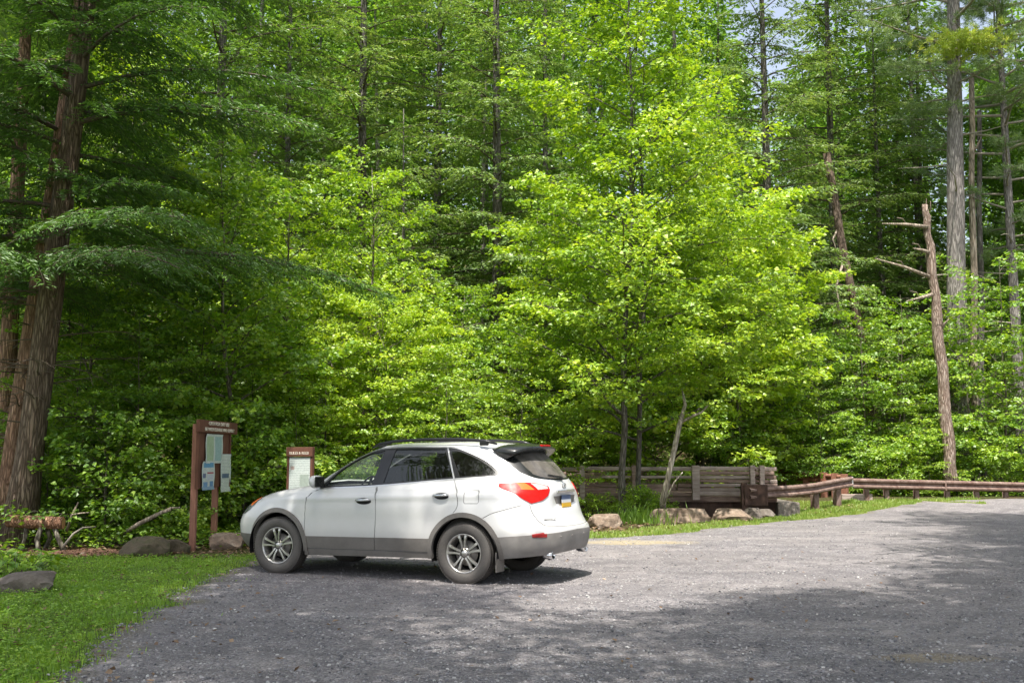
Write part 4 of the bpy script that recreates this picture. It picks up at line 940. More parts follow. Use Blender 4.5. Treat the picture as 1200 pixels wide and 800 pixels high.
# --- boulders
def boulder(loc, dims, seed, mat, label, rz=0, group='boulders along the edge of the lot', cut=None, sub=4):
    import bmesh
    from mathutils import noise
    bm = bmesh.new(); bmesh.ops.create_icosphere(bm, subdivisions=sub, radius=1); o = Vector((seed * 7.3, seed * 3.1, 0))
    rr_ = random.Random(seed); pl = [(Vector((rr_.uniform(-1, 1), rr_.uniform(-1, 1), rr_.uniform(-.4, 1))).normalized(), rr_.uniform(.60, .85)) for _ in range(9)]
    for v in bm.verts:
        p = v.co.copy()
        for nrm, dd in pl:
            s_ = p.dot(nrm)
            if s_ > dd: p -= nrm * (s_ - dd) * .92
        p *= 1 + .10 * noise.fractal(p * 1.8 + o, 1, 2, 5) + .035 * noise.fractal(p * 7 + o, 1, 2, 3)
        v.co = Vector((p.x * dims[0] * .60, p.y * dims[1] * .60, min(max(p.z, -.5), .62) * dims[2] * .66 + dims[2] * .30))
    me = bpy.data.meshes.new('boulder'); bm.to_mesh(me); bm.free(); me.materials.append(M[mat])
    for p in me.polygons: p.use_smooth = True
    ob = link('boulder', me); ob.location = (loc[0], loc[1], gz(loc[0], loc[1])); ob.rotation_euler = (0, 0, rz); es = ob.modifiers.new('e', 'EDGE_SPLIT'); es.split_angle = math.radians(28)
    return tag(ob, label, 'boulder', group)
boulder(G2(706, 617), (.75, .55, .42), 1, 'boulder', 'squarish tan boulder half hidden behind the rear of the white car', .2)
boulder(G2(800, 611), (1.32, .7, .50), 2, 'boulder', 'largest long tan boulder on the verge in front of the timber bridge', .05)
boulder(G2(857, 609), (.92, .6, .44), 3, 'boulder', 'pinkish pointed boulder right of the largest boulder', -.2)
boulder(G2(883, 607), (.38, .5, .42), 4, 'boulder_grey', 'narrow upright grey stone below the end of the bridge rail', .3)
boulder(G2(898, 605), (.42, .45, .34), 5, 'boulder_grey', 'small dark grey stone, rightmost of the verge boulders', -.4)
gL = 'stones on the left lawn edge'
boulder(G2(172, 651), (.72, .55, .42), 6, 'boulder_moss', 'dark mossy stone left of the notice board', .2, gL)
boulder((G2(203, 648)[0], G2(203, 648)[1]), (.45, .4, .30), 9, 'boulder_moss', 'low mossy stone at the foot of the notice board post', .6, gL)
boulder(G2(262, 643), (.56, .5, .38), 7, 'boulder', 'pale tan stone between the notice board and the front of the car', -.1, gL)
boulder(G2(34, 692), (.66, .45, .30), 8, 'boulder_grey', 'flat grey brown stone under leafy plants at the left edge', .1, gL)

# --- timber bridge
br = empty('footbridge', (4.5, 28.0, 0), 0, 'weathered timber road bridge with stacked plank parapet over the stream', 'bridge')
def bx(px, Y=28.0): return (px - 600) / 1200 * Y - 4.5
X0, X1 = bx(560), bx(908); rr_ = random.Random(5)
def planks(zc, x0, x1, h, y=0, th=.10, parent=br, mat='timber', name='parapet_plank', cuts=None):
    x = x0
    while x < x1 - .1:
        l = min(x1 - x, cuts or rr_.uniform(1.4, 3.2)); b = MB(); R = Matrix.Rotation(rr_.uniform(-.012, .012), 3, 'Y')
        b.box((x + l / 2, y + rr_.uniform(-.05, .05), zc + rr_.uniform(-.008, .008)), (l - rr_.uniform(.01, .05), th + rr_.uniform(-.02, .03), h - rr_.uniform(.008, .03)), 0, R, .022); o = b.build(name, M[mat if rr_.random() < .75 else 'timber_dark'], parent); x += l
zs = [.50 + .113 * k for k in range(8)]
xm = bx(816)
for k in range(7): planks(zs[k] + .056, xm, X1, .113)
for k in (0, 1, 2): planks(zs[k] + .056, X0, xm, .113, mat='timber_dark')
planks(zs[4] + .05, X0, xm, .10); planks(zs[6] + .056, X0, xm, .113); planks(zs[3] + .02, X0, xm, .03, mat='timber_dark')
for px, w_, dy in ((570, .14, -.1), (622, .14, -.1), (681, .14, -.10), (742, .16, -.09), (812, .20, -.17), (878, .13, -.12), (889, .13, -.12)):
    b = MB(); b.box((bx(px), dy, .86), (w_, .14, .92), bev=.012); b.build('parapet_post', M['timber'] if px != 742 else M['timber_dark'], br)
for px in (881, 886):
    for z in (.78, 1.0, 1.2): 
        b = MB(); b.lathe([(0, -.21), (.02, -.205), (.022, -.19), (.012, -.18)], 10, 'y', (bx(px), 0, z)); b.build('bolt', M['rust_dark'], br)
b = MB(); b.box(((X0 + X1) / 2, 2.7, .42), (X1 - X0, 5.3, .14)); b.build('deck', M['timber_dark'], br)
for yy in (.05, 1.8, 3.6, 5.3):
    b = MB(); b.box(((X0 + X1) / 2, yy, .08), (X1 - X0 - .1, .02, .50)); b.box(((X0 + X1) / 2, yy, .335), (X1 - X0 - .1, .22, .02)); b.box(((X0 + X1) / 2, yy, -.18), (X1 - X0 - .1, .22, .02)); b.build('steel_beam', M['rust_dark'], br)
for xx in (X1 + .25, X0 - .25):
    b = MB(); b.box((xx, 2.6, -.34), (.6, 5.6, 1.36), bev=.05); b.build('abutment', M['concrete'], br)
for k in range(6): planks(zs[k] + .056, X0, X1, .113, 5.3, mat='timber_dark')
tag(br, None, None)
# --- W-beam guardrails
def wbeam(name, pts, mat, parent, flip=1):
    prof = [(0, 0), (.012, .0), (.075, .045), (.075, .085), (.0, .135), (.0, .175), (.075, .225), (.075, .265), (.012, .31), (0, .31)]
    V = []; F = []; m = len(prof); P_ = [Vector(p) for p in pts]
    for i, p in enumerate(P_):
        d = (P_[min(i + 1, len(P_) - 1)] - P_[max(i - 1, 0)]); d.z = 0; d.normalize(); n = Vector((d.y, -d.x, 0)) * flip
        for q, h in prof: V.append(p + n * q + Vector((0, 0, h - .31)))
    for i in range(len(P_) - 1):
        for j in range(m - 1): F.append((i * m + j, (i + 1) * m + j, (i + 1) * m + j + 1, i * m + j + 1))
    b = MB(); b.add(V, F, 0, True); o = b.build(name, M[mat], parent, fixn=False); md = o.modifiers.new('t', 'SOLIDIFY'); md.thickness = .006; es = o.modifiers.new('e', 'EDGE_SPLIT'); es.split_angle = math.radians(25); return o
def ipost(parent, x, y, ztop, mat, w_=.10, d_=.15, rz=0, solid=False):
    b = MB(); zb = gz(x, y) - .15; h = ztop - zb; R = Matrix.Rotation(rz, 3, 'Z'); c = Vector((x, y, zb + h / 2))
    if solid: b.box(c, (w_, d_, h), 0, R, .01)
    else:
        b.box(c + R @ Vector((0, -d_ / 2, 0)), (w_, .012, h), 0, R); b.box(c + R @ Vector((0, d_ / 2, 0)), (w_, .012, h), 0, R); b.box(c, (.012, d_ - .02, h - .01), 0, R)
    return b.build('post', M[mat], parent)
def inter(a, b, k): return [tuple(np.array(a) * (1 - i / k) + np.array(b) * i / k) for i in range(k + 1)]
A = at(900, 570, 27.6); B = at(997, 558, 30.4)
ra = empty('guardrail', (0, 0, 0), 0, 'short brown steel guardrail slanting from the bridge end across the sunny grass', 'guardrail', 'steel guardrails')
mp_ = at(955, 565.5, 28.9); wbeam('beam', [tuple(at(878, 571.5, 27.4)), tuple(A), tuple(at(930, 568, 28.2)), tuple(mp_), tuple(at(978, 561, 29.6)), tuple(B)], 'rust', ra)
b = MB(); b.box(tuple(at(886, 580, 27.42)), (.62, .05, .56), bev=.015); b.box(tuple(at(872, 583, 27.5)), (.16, .14, .8), bev=.01); b.build('end_shoe', M['rust_dark'], ra)
p = at(955, 572, 28.98); ipost(ra, p.x + .02, p.y + .12, mp_.z - .02, 'rust', .19, .16, .5, True); p = at(980, 566, 29.7); ipost(ra, p.x + .05, p.y + .14, at(980, 561, 29.7).z, 'rust', .19, .16, .5, True)
b = MB(); e = B - Vector((0, 0, .155)); b.box(tuple(e + Vector((.02, .02, 0))), (.05, .10, .29), 0, Matrix.Rotation(.5, 3, 'Z'), .01); b.build('end_cap', M['galv'], ra)
rb_ = empty('guardrail', (0, 0, 0), 0, 'long brown steel guardrail running off the right side beyond the gravel', 'guardrail', 'steel guardrails')
C0 = at(998, 560, 31.0); C1 = at(1200, 565, 33.6); C2 = C1 + (C1 - C0) * .8; C2.z = C1.z - .05
wbeam('beam', inter(tuple(C0), tuple(C1), 6) + [tuple(C2)], 'rust', rb_)
for px in (1015, 1037, 1071, 1107, 1142, 1178): 
    q = C0.lerp(C1, (px - 998) / 202); ipost(rb_, q.x, q.y + .13, q.z - .02, 'rust', .13, .15)
for k in (1, 2): q = C1.lerp(C2, k * .45); ipost(rb_, q.x, q.y + .13, q.z, 'rust', .13, .15)
for px in (1103,): 
    q = C0.lerp(C1, (px - 998) / 202); b = MB(); b.box((q.x, q.y - .04, q.z - .155), (.05, .10, .30), bev=.01); b.build('splice_plate', M['rust'], rb_)
rc = empty('guardrail', (0, 0, 0), 0, 'reddish rust guardrail on the far side of the bridge road', 'guardrail', 'steel guardrails')
D0 = at(900, 549.5, 37.0); D1 = at(992, 556.5, 32.6); wbeam('beam', inter(tuple(D0), tuple(D1), 3), 'rust_red', rc)
for px in (918, 946, 966, 978, 988): q = D0.lerp(D1, (px - 900) / 92); ipost(rc, q.x, q.y - .16, q.z + .03, 'rust_red', .20, .16, -.6, True)
b = MB(); q = at(1003, 580, 31.4); b.box((q.x, q.y, gz(q.x, q.y) + .09), (.95, .22, .20), 0, Matrix.Rotation(.08, 3, 'Z'), .02); tag(b.build('timber_curb', M['timber'], None), 'short grey squared timber lying on the ground under the guardrail bend', 'timber')
# --- notice boards
kx = -5.29
k_ = empty('notice_board', (kx, 17.8, 0), math.radians(-3.0), 'tall brown trail notice board with header and pinned sheets', 'notice board')
for y_, h_, dx in ((17.22, 2.1, 0), (18.42, 2.1, 0)):
    b = MB(); b.box((dx, y_ - 17.8, h_ / 2 - .1), (.10, .10, h_ + .2), bev=.01); b.build('post', M['post_wood'], k_)
k_.scale = (1, .86, 1)
b = MB(); b.box((.068, .22, 1.53), (.03, 1.92, 1.02), bev=.004)
for yy in (-.71, 1.145): b.box((.085, yy, 1.53), (.045, .07, 1.04), bev=.004)
b.build('panel', M['sign_wood'], k_)
b = MB(); b.box((.10, .33, 2.065), (.06, 2.3, .21), bev=.006); hd_ = b.build('header_board', M['sign_wood'], k_)
TX = Matrix(((0, 0, 1, 0), (1, 0, 0, 0), (0, 1, 0, 0), (0, 0, 0, 1)))   # text facing +x, reading along +y
def wall_text(name, s, size, mat, parent, loc, sx=1.0): return text_mesh(name, s, size, mat, parent, Matrix.Translation(loc) @ TX, .004, sx)
wall_text('header_lettering', 'OPEN FOR DAY USE', .088, M['letter'], hd_, (.135, .30, 2.115), 1.55)
wall_text('header_lettering', 'BETWEEN SUNRISE AND SUNSET', .080, M['letter'], hd_, (.135, .36, 2.015), 1.50)
def sheet(y0, y1, z0, z1, mat, x=.092, rot=0.0):
    V = []; F = []; nx, nz = 8, 10
    for i in range(nz + 1):
        for j in range(nx + 1):
            V.append((x + .006 * math.sin(j * 1.3 + i * .7) + (.012 if (i in (0, nz) and j in (0, nx)) else 0) + .018, y0 + (y1 - y0) * j / nx - 17.8, z0 + (z1 - z0) * i / nz))
    F = [(i * (nx + 1) + j, i * (nx + 1) + j + 1, (i + 1) * (nx + 1) + j + 1, (i + 1) * (nx + 1) + j) for i in range(nz) for j in range(nx)]
    # 'Generated' runs 0..1 over the box; map y to x for the material
    V2 = [(v[1], v[0], v[2]) for v in V]; b = MB(); b.add(V2, F, 0, True); o = b.build('pinned_sheet', M[mat], k_, fixn=False); o.matrix_local = Matrix(((0, 1, 0, 0), (1, 0, 0, 0), (0, 0, 1, 0), (0, 0, 0, 1))) ; return o
s1 = sheet(17.43, 18.42, 1.44, 1.94, 'paper_map'); s1['label'] = 'wide trail map sheet'
s2 = sheet(17.27, 17.98, .99, 1.475, 'paper_blue'); s2['label'] = 'blue and white notice'
s3 = sheet(18.36, 18.98, .93, 1.60, 'paper_plain'); s3['label'] = 'tall typed notice'
q = (at(351, 600, 18.7).x, 18.7)
k2 = empty('rules_board', (q[0], q[1], 0), math.radians(-24), 'smaller dark framed rules board with grey sheet behind the car bonnet', 'notice board')
for s in (-1, 1):
    b = MB(); b.box((s * .255, 0, .85), (.045, .07, 1.74), bev=.006); b.build('post', M['sign_wood'], k2)
b = MB(); b.box((0, -.03, 1.64), (.57, .05, .17), bev=.006); h2_ = b.build('header_board', M['sign_wood'], k2)
TY = Matrix(((1, 0, 0, 0), (0, 0, -1, 0), (0, 1, 0, 0), (0, 0, 0, 1)))
text_mesh('header_lettering', 'RULES & REGS', .068, M['letter'], h2_, Matrix.Translation((0, -.058, 1.615)) @ TY, .003, 1.0)
b = MB(); b.box((0, -.01, 1.12), (.47, .02, .86)); b.build('panel', M['sign_wood'], k2); b = MB(); b.box((0, -.028, 1.14), (.45, .008, .80)); b.build('pinned_sheet', M['paper_grey'], k2)
# --- log bench, sticks and chips by the big hemlock
lb = empty('log_seat', (-7.72, 17.2, 0), .12, 'rough seat made of a short sawn log on crooked branch legs', 'log seat')
b = MB(); P_ = [(-.62, .04, .50), (-.3, .0, .48), (0, 0, .47), (.28, -.02, .46)]; b.tube(P_, [.10, .105, .105, .10], 18, 0, False, True, .05); n = 18
b.add([(.281, -.02 + .099 * math.cos(2 * PI * i / n), .46 + .099 * math.sin(2 * PI * i / n)) for i in range(n)], [tuple(range(n))], 1); b.build('log', [M['log_bark'], M['cutface']], lb)
for pts in ([(-.05, -.02, .44), (-.10, -.1, .2), (-.02, -.18, -.03)], [(.12, .0, .42), (.22, -.06, .22), (.36, -.1, -.03)], [(-.3, 0, .42), (-.34, .05, .2), (-.36, 0, -.03)], [(-.02, .1, .40), (.02, .2, .2), (-.1, .3, -.03)]):
    b = MB(); b.tube(pts, [.045, .038, .045], 8, 0, True, True, .12); b.build('leg', M['bark_smooth'], lb)
def stick(name, pts, r0_, mat, label, cat='branch', forks=(), group='dead branches on the left'):
    b = MB(); n_ = len(pts); b.tube(pts, [r0_ * (1 - .55 * i / (n_ - 1)) for i in range(n_)], 8, 0, True, True, .08)
    for f in forks: b.tube(f, [r0_ * .6, r0_ * .45, r0_ * .25][:len(f)], 6, 0, True, True, .08)
    return tag(b.build(name, M[mat]), label, cat, group)
stick('fallen_branch', [tuple(gnd(132, 633)), tuple(at(165, 612, 17.0)), tuple(at(190, 600, 17.1)), tuple(at(200, 597, 17.15))], .045, 'dead_wood', 'long barkless branch propped diagonally left of the notice board', forks=([tuple(at(190, 600, 17.1)), tuple(at(200, 595, 17.2)), tuple(at(211, 594.5, 17.25))],))
stick('fallen_branch', [tuple(at(78, 622, 17.6)), tuple(at(84, 604, 17.6)), tuple(at(92, 588, 17.6))], .028, 'dead_wood', 'pale forked stick rising beside the log seat', forks=([tuple(at(84, 603, 17.6)), tuple(at(95, 601, 17.5)), tuple(at(105, 600, 17.4))],))
stick('fallen_branch', [tuple(at(74, 640, 16.9)), tuple(at(86, 625, 17)), tuple(at(97, 618, 17.2)), tuple(at(112, 617, 17.4))], .022, 'twig_grey', 'thin curved twig lying over the litter near the log seat')
def chip_pos(n):
    y = r.normal(16.75, .28, n); x = r.normal(-6.95, .55, n); return np.c_[x, y, ground_z(x, y) + .01]
tag(link('bark_litter', scatter_stones('bark_litter', 900, M['bark_chips'], .015, .06, chip_pos, .35)), kind='stuff')
def leaf_litter(n):
    x, y = fan(n, 13, 30, 1); k = (lot_d(x, y) < -.3) & (y > 16); x, y = x[k], y[k]; return x, y
x, y = fan(2600, 6.5, 24, 1); k = (lot_d(x, y) < 1.6 * r.random(len(x)) ** 2) | (r.random(len(x)) < .10); k &= (lot_d(x, y) > -6) & (y < 17.3); x, y = x[k], y[k]; lv = Leaves(); n = len(x); a = r.uniform(0, 6.28, n)
M['litter'] = leaf_mat('dead_leaf', [(0, (.10, .055, .03)), (.5, (.20, .12, .065)), (1, (.34, .24, .14))], .1)
lv.add(np.c_[x, y, ground_z(x, y) + r.uniform(.025, .05, n)], np.c_[np.cos(a), np.sin(a), r.normal(0, .3, n)], unit(np.c_[r.normal(0, .35, (n, 2)), np.ones(n)]), r.uniform(.03, .075, n), r.uniform(.02, .05, n)); tag(link('fallen_leaves', lv.mesh('fallen_leaves', M['litter'], r)), kind='stuff')
x, y = leaf_litter(26000); lv = Leaves(); n = len(x); a = r.uniform(0, 6.28, n); lv.add(np.c_[x, y, ground_z(x, y) + r.uniform(.01, .05, n)], np.c_[np.cos(a), np.sin(a), r.normal(0, .2, n)], unit(np.c_[r.normal(0, .3, (n, 2)), np.ones(n)]), r.uniform(.05, .10, n), r.uniform(.03, .06, n))
M['litter'] = leaf_mat('dead_leaf', [(0, (.10, .055, .03)), (.5, (.20, .12, .065)), (1, (.34, .24, .14))], .1)
tag(link('leaf_litter', lv.mesh('leaf_litter', M['litter'], r)), kind='stuff')
# ------------------------------------------------------------------ trees: prototypes of each kind, then the forest as it stands
mp = lambda t: (.55 + .75 * math.sin(PI * (.18 + .72 * (1 - t)))) * (1 if t > .06 else .6)
tall = lambda t: .45 + .85 * (1 - t) ** .9 * (1 if t > .1 else .85)
sap = lambda t: .5 + .75 * (1 - t)
T = {}
T['mapA'] = broadleaf('maple_tree', 11, 15.5, .085, 2.3, 3.4, 50, .105, 'leaf_bright', 'bark_grey', tall, dens_=.95, tw=2.8, flat=.3)
T['mapB'] = broadleaf('maple_tree', 12, 11.5, .10, 1.4, 2.9, 42, .105, 'leaf_bright', 'bark_smooth', tall, tw=2.8, flat=.3)
T['mapC'] = broadleaf('maple_tree', 13, 8.0, .07, 1.2, 2.5, 32, .115, 'leaf_yellow', 'bark_smooth', mp, tw=2.8, flat=.3)
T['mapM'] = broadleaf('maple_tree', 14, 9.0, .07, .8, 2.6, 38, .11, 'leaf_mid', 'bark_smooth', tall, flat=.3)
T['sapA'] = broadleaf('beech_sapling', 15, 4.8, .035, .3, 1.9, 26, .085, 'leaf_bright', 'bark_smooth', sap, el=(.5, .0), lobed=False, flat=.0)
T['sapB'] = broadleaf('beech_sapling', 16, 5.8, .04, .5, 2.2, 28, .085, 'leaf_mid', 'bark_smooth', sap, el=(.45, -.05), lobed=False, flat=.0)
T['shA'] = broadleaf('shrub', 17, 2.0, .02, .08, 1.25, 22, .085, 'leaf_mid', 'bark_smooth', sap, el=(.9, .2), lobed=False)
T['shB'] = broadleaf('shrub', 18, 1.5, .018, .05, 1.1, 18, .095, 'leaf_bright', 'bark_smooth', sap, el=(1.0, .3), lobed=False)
T['hemA'] = hemlock('hemlock_tree', 21, 29, .22, 2.6, 5.0, 128, barkm='bark_grey', ls=.16)
T['hemB'] = hemlock('hemlock_tree', 22, 30, .25, 3.5, 5.2, 124, 'hemlock_pale', 'bark_grey', ls=.17)
T['hemY'] = hemlock('hemlock_tree', 23, 6.5, .06, .3, 2.0, 58, 'hemlock', ls=.12, stubs=2)
T['hemG'] = hemlock('hemlock_tree', 27, 24, .20, 1.2, 4.4, 116, 'hemlock', 'bark_grey', ls=.16)
T['offh'] = hemlock('hemlock_tree', 41, 24, .28, 7.8, 4.5, 80, ls=.17, stubs=0)
T['pinA'] = pine('pine_tree', 24, 27, .36, 12.0, 5.2, 56)
T['pinB'] = pine('pine_tree', 25, 25, .24, 8.5, 4.0, 60)
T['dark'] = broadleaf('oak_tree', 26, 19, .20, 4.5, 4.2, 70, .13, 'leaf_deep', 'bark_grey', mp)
KIND = {'offh': ('hemlock_tree', 'tree'), 'mapA': ('maple_tree', 'tree'), 'mapB': ('maple_tree', 'tree'), 'mapC': ('maple_tree', 'tree'), 'mapM': ('maple_tree', 'tree'), 'sapA': ('beech_sapling', 'sapling'), 'sapB': ('beech_sapling', 'sapling'), 'shA': ('shrub', 'shrub'), 'shB': ('shrub', 'shrub'), 'hemA': ('hemlock_tree', 'tree'), 'hemB': ('hemlock_tree', 'tree'), 'hemY': ('young_hemlock', 'tree'), 'hemG': ('hemlock_tree', 'tree'), 'pinA': ('pine_tree', 'tree'), 'pinB': ('pine_tree', 'tree'), 'dark': ('oak_tree', 'tree')}
PROTO = {}; rt = random.Random(99)
def tree(k, px, Y, label, s=1.0, rz=None, group=None, sz=None, tilt=None, dz=0, mats=None):
    x = (px - 600) / 1200 * Y; loc = (x, Y, gz(x, Y) - .05 + dz); rz = rt.uniform(0, 6.28) if rz is None else rz
    if k not in PROTO:
        nm, cat = KIND[k]; PROTO[k] = make_tree(nm, T[k], label, cat, loc, rz, group, s); o = PROTO[k]; o.scale = (s, s, sz or s)
        if tilt: o.rotation_euler = (tilt[0], tilt[1], rz)
    else: o = place(PROTO[k], loc, rz, s, label, group, tilt, sz)
    if mats:
        for ch in o.children_recursive if hasattr(o, 'children_recursive') else []: pass
    return o
# -- the two great hemlocks by the lawn, and the third trunk at the edge of the frame
def special(kind, args, label, cat='tree', loc=(0, 0, 0), rz=0, group=None): return make_tree(kind, args, label, cat, loc, rz, group)
def hloc(px, py, Y): p = at(px, py, Y); return (p.x, p.y, gz(p.x, p.y) - .05)
longp = lambda t: (1 - t) ** .6 * (.9 + .3 * math.sin(t * 40))
special('hemlock_tree', hemlock('hemlock_tree', 31, 23, .245, 4.6, 5.0, 74, 'hemlock_shade_tone', barkm='bark_hemlock', ls=.115, lw=.26, dens_=1.9, lean=(1.55, .2), stubs=24, prof=longp, droop=.42), 'big grey brown hemlock trunk leaning right beside the log seat, front one of two', loc=hloc(20, 640, 18.0))
special('hemlock_tree', hemlock('hemlock_tree', 32, 22, .215, 4.4, 4.4, 32, 'hemlock_shade_tone', barkm='bark_red', ls=.115, lw=.26, dens_=1.6, lean=(2.15, .2), stubs=20, prof=longp, droop=.4), 'reddish hemlock trunk leaning right, pressed behind the big grey one', loc=hloc(-4, 640, 18.5))
special('hemlock_tree', hemlock('hemlock_tree', 33, 21, .20, 5.0, 3.8, 28, 'hemlock_shade_tone', barkm='bark_red', ls=.115, lw=.26, dens_=1.6, lean=(.1, .2), stubs=20, prof=longp, droop=.4), 'reddish conifer trunk cut by the left edge of the photo', loc=hloc(-4, 620, 20.5))
# -- left: hemlocks deeper in
tree('hemA', 245, 31, 'thick grey trunked hemlock standing deep behind the notice board', 1.0)
tree('mapB', 150, 29, 'leafy green maple in the gap behind the two big leaning trunks', 1.15)
tree('hemG', 330, 35, 'dark hemlock in the upper left behind the maples', .95)
tree('hemB', 420, 37, 'broad hemlock with drooping olive boughs above the car bonnet')
tree('hemA', 512, 41, 'tall dark hemlock rising directly above the white car roof', 1.05)
tree('hemB', 582, 37, 'tall hemlock with pale sunlit boughs and visible trunk left of the bright maple', 1.0)
tree('hemG', 470, 33, 'dark lower hemlock filling the gap behind the sapling tops', .62)
tree('hemA', 640, 44, 'dark hemlock half hidden behind the bright central maple')
tree('hemA', 60, 30, 'dark hemlock seen between the left frame edge and the big trunks', .95)
tree('hemA', -60, 26, 'hemlock boughs entering from the left edge of the photo', .9)
# -- left understory
G1 = 'understory maples and saplings on the left'
tree('mapM', 275, 21.2, 'slender grey stemmed maple right of the notice board', .9, tilt=(0, .05))
tree('mapM', 200, 23, 'mid green maple behind the notice board header', 1.0)
tree('mapM', 110, 22.5, 'shaded maple between the big trunks and the notice board', .8)
tree('mapB', 340, 25.5, 'bright leafy maple behind the rules board', .75)
tree('mapB', 430, 25.5, 'bright layered maple above the car bonnet', .78)
tree('mapC', 395, 28, 'yellow green maple top peeping over the layered maples', 1.05)
tree('mapC', 455, 23.5, 'low yellow green maple just above the car windscreen', .62)
tree('sapA', 292, 24, 'airy sapling between the two notice boards', .9)
tree('sapA', 385, 23, 'bright sapling over the car bonnet', .85)
tree('sapA', 520, 22.8, 'bright sapling above the rear door of the car', .8)
tree('sapA', 345, 21.8, 'bright little sapling left of the car bonnet mirror', .62)
tree('sapA', 190, 20.4, 'bright little sapling behind the notice board post', .7)
tree('sapB', 160, 19.6, 'mid green sapling behind the long propped branch', .75)
tree('sapB', 235, 21.8, 'shady sapling directly behind the notice board', .9)
tree('sapB', 90, 20.5, 'shady sapling rising behind the log seat', .8)
tree('sapB', 500, 29, 'airy pale sapling with fine leaves left of the central maples', 1.35)
tree('mapB', 545, 29, 'bright maple filling the space above the car roof', .72)
tree('mapM', 30, 24, 'shaded maple behind the leaning trunks at the left edge', .9)
# -- the central maples
tree('mapA', 728, 25.9, 'tallest bright green maple with two thin trunks left of the white leaning stem', 1.06)
tree('mapA', 750, 26.5, 'second slim trunked maple just behind the tallest one', .90)
tree('mapB', 632, 34.6, 'bright maple with brown trunk between the car roof and the tallest maple', 1.02)
tree('mapB', 790, 35.0, 'maple with a dark red trunk behind the timber bridge', .95)
tree('mapC', 872, 34.6, 'yellow green maple with large leaves above the bridge end', 1.16)
tree('mapC', 815, 35.2, 'bright rounded maple above the bridge parapet', 1.35)
tree('mapA', 815, 37, 'tall green maple behind and right of the tallest one', .98)
tree('mapB', 690, 35, 'green maple deep behind the central trunks', 1.1)
tree('sapA', 960, 35.4, 'bright low sapling beyond the guardrail bend', .80)
tree('sapA', 700, 34.5, 'bright low sapling over the bridge left of the trunks', .95)
tree('sapA', 610, 26.5, 'bright sapling just above the rear window of the car', .9)
tree('sapB', 660, 34.5, 'mid green sapling behind the rear of the car roof', .95)
tree('sapB', 830, 34.5, 'shady beech behind the bridge parapet', 1.0)
# white leaning stem
b = MB(); ps = [gnd(776, 607) + Vector((0, 0, -.1)), at(777, 585, 24.8), at(786, 545, 24.9), at(797, 495, 25.0), at(803, 474, 25.1), at(799, 455, 25.2)]
wl = empty('leaning_sapling', tuple(gnd(776, 607)), 0, 'pale smooth stemmed young tree leaning right in front of the bridge', 'tree'); o0 = Vector(wl.location)
b.tube([p - o0 for p in ps], [.085, .075, .068, .06, .045, .02], 10, 0, True, True, .04); b.tube([ps[3] - o0, at(812, 487, 25.0) - o0, at(822, 483, 24.9) - o0, at(834, 470, 24.8) - o0], [.04, .032, .025, .012], 8); b.tube([at(778, 590, 24.75) - o0, at(790, 565, 24.6) - o0, at(800, 553, 24.5) - o0], [.022, .016, .010], 6)
b.build('trunk', M['bark_pale'], wl, fixn=False)
o = link('crown', T['sapA'][1], wl); o.location = at(822, 470, 25.3) - o0; o.scale = (.9, .9, .8)
# -- right side
tree('hemB', 905, 41, 'tall hemlock with olive boughs right of the central maples', 1.0)
tree('hemB', 985, 45, 'tall hemlock with greyish boughs left of the snag', 1.05)
tree('hemG', 1040, 47, 'dark green hemlock behind the top of the snag', 1.0)
tree('pinB', 1195, 41, 'slim reddish pine trunk at the right edge of the photo', 1.05)
tree('hemA', 1085, 50, 'dark hemlock between the snag and the great pine', 1.0)
tree('pinA', 1120.5, 39.5, 'great grey pine trunk rising straight out of the picture', 1.25, rz=0, tilt=(0, .03))
tree('dark', 1245, 46, 'dark broadleaf tree crossing the right edge of the photo', 1.0)
tree('mapM', 1170, 43.5, 'mid green maple right of the great pine', .82)
tree('mapM', 1055, 41.5, 'mid green maple behind the leaning snag', .78)
GR = 'saplings beyond the long guardrail'
for i, (k, px, Y, s, lb_) in enumerate([('sapA', 1015, 37, 1.32, 'tall bright sapling left of the snag base'), ('sapB', 1060, 38.5, 1.3, 'darker sapling just left of the snag'), ('sapA', 1137, 37.5, 1.35, 'bright sapling just right of the snag base'), ('sapB', 1180, 37.5, 1.5, 'darker sapling at the right edge above the guardrail'), ('hemY', 985, 38.5, 1.1, 'young hemlock left of the saplings above the guardrail bend'), ('hemY', 1098, 39.5, .9, 'young hemlock behind the snag base'), ('hemY', 1210, 38.5, 1.0, 'young hemlock leaning in from the right edge'), ('sapA', 1085, 35.5, .58, 'low bright sapling in front of the snag base'), ('sapB', 950, 37.5, 1.2, 'shady sapling behind the far bridge guardrail')]): tree(k, px, Y, lb_, s, group=GR)
sn = empty('dead_snag', tuple(at(1114, 548, 34.8)), 0, 'broken barkless dead trunk leaning left with bare side limbs', 'dead tree'); sn.location.z = 0; o0 = Vector(sn.location)
b = MB(); ps = [at(1116, 575, 34.8), at(1113, 545, 34.8), at(1106, 460, 35), at(1098, 370, 35.2), at(1091, 300, 35.3), at(1086, 262, 35.3), at(1084, 240, 35.3)]
b.tube([p - o0 + Vector((.04 * math.sin(i * 2.1), 0, 0)) for i, p in enumerate([ps[0].lerp(ps[0], 0)] + [q_ for a_, c_ in zip(ps, ps[1:]) for q_ in (a_.lerp(c_, .33), a_.lerp(c_, .67), c_)])], [.24 - .14 * (i / 18) + .018 * math.sin(i * 1.7) for i in range(19)], 14, 0, True, True, .13)
for q in range(5): p = at(1081 + q * 2.4, 246 + (q % 2) * 6, 35.3) - o0; b.tube([p, p + Vector((.01, 0, .22 + .1 * (q % 3)))], [.035, .005], 4)
b.build('trunk', M['snag'], sn, fixn=False)
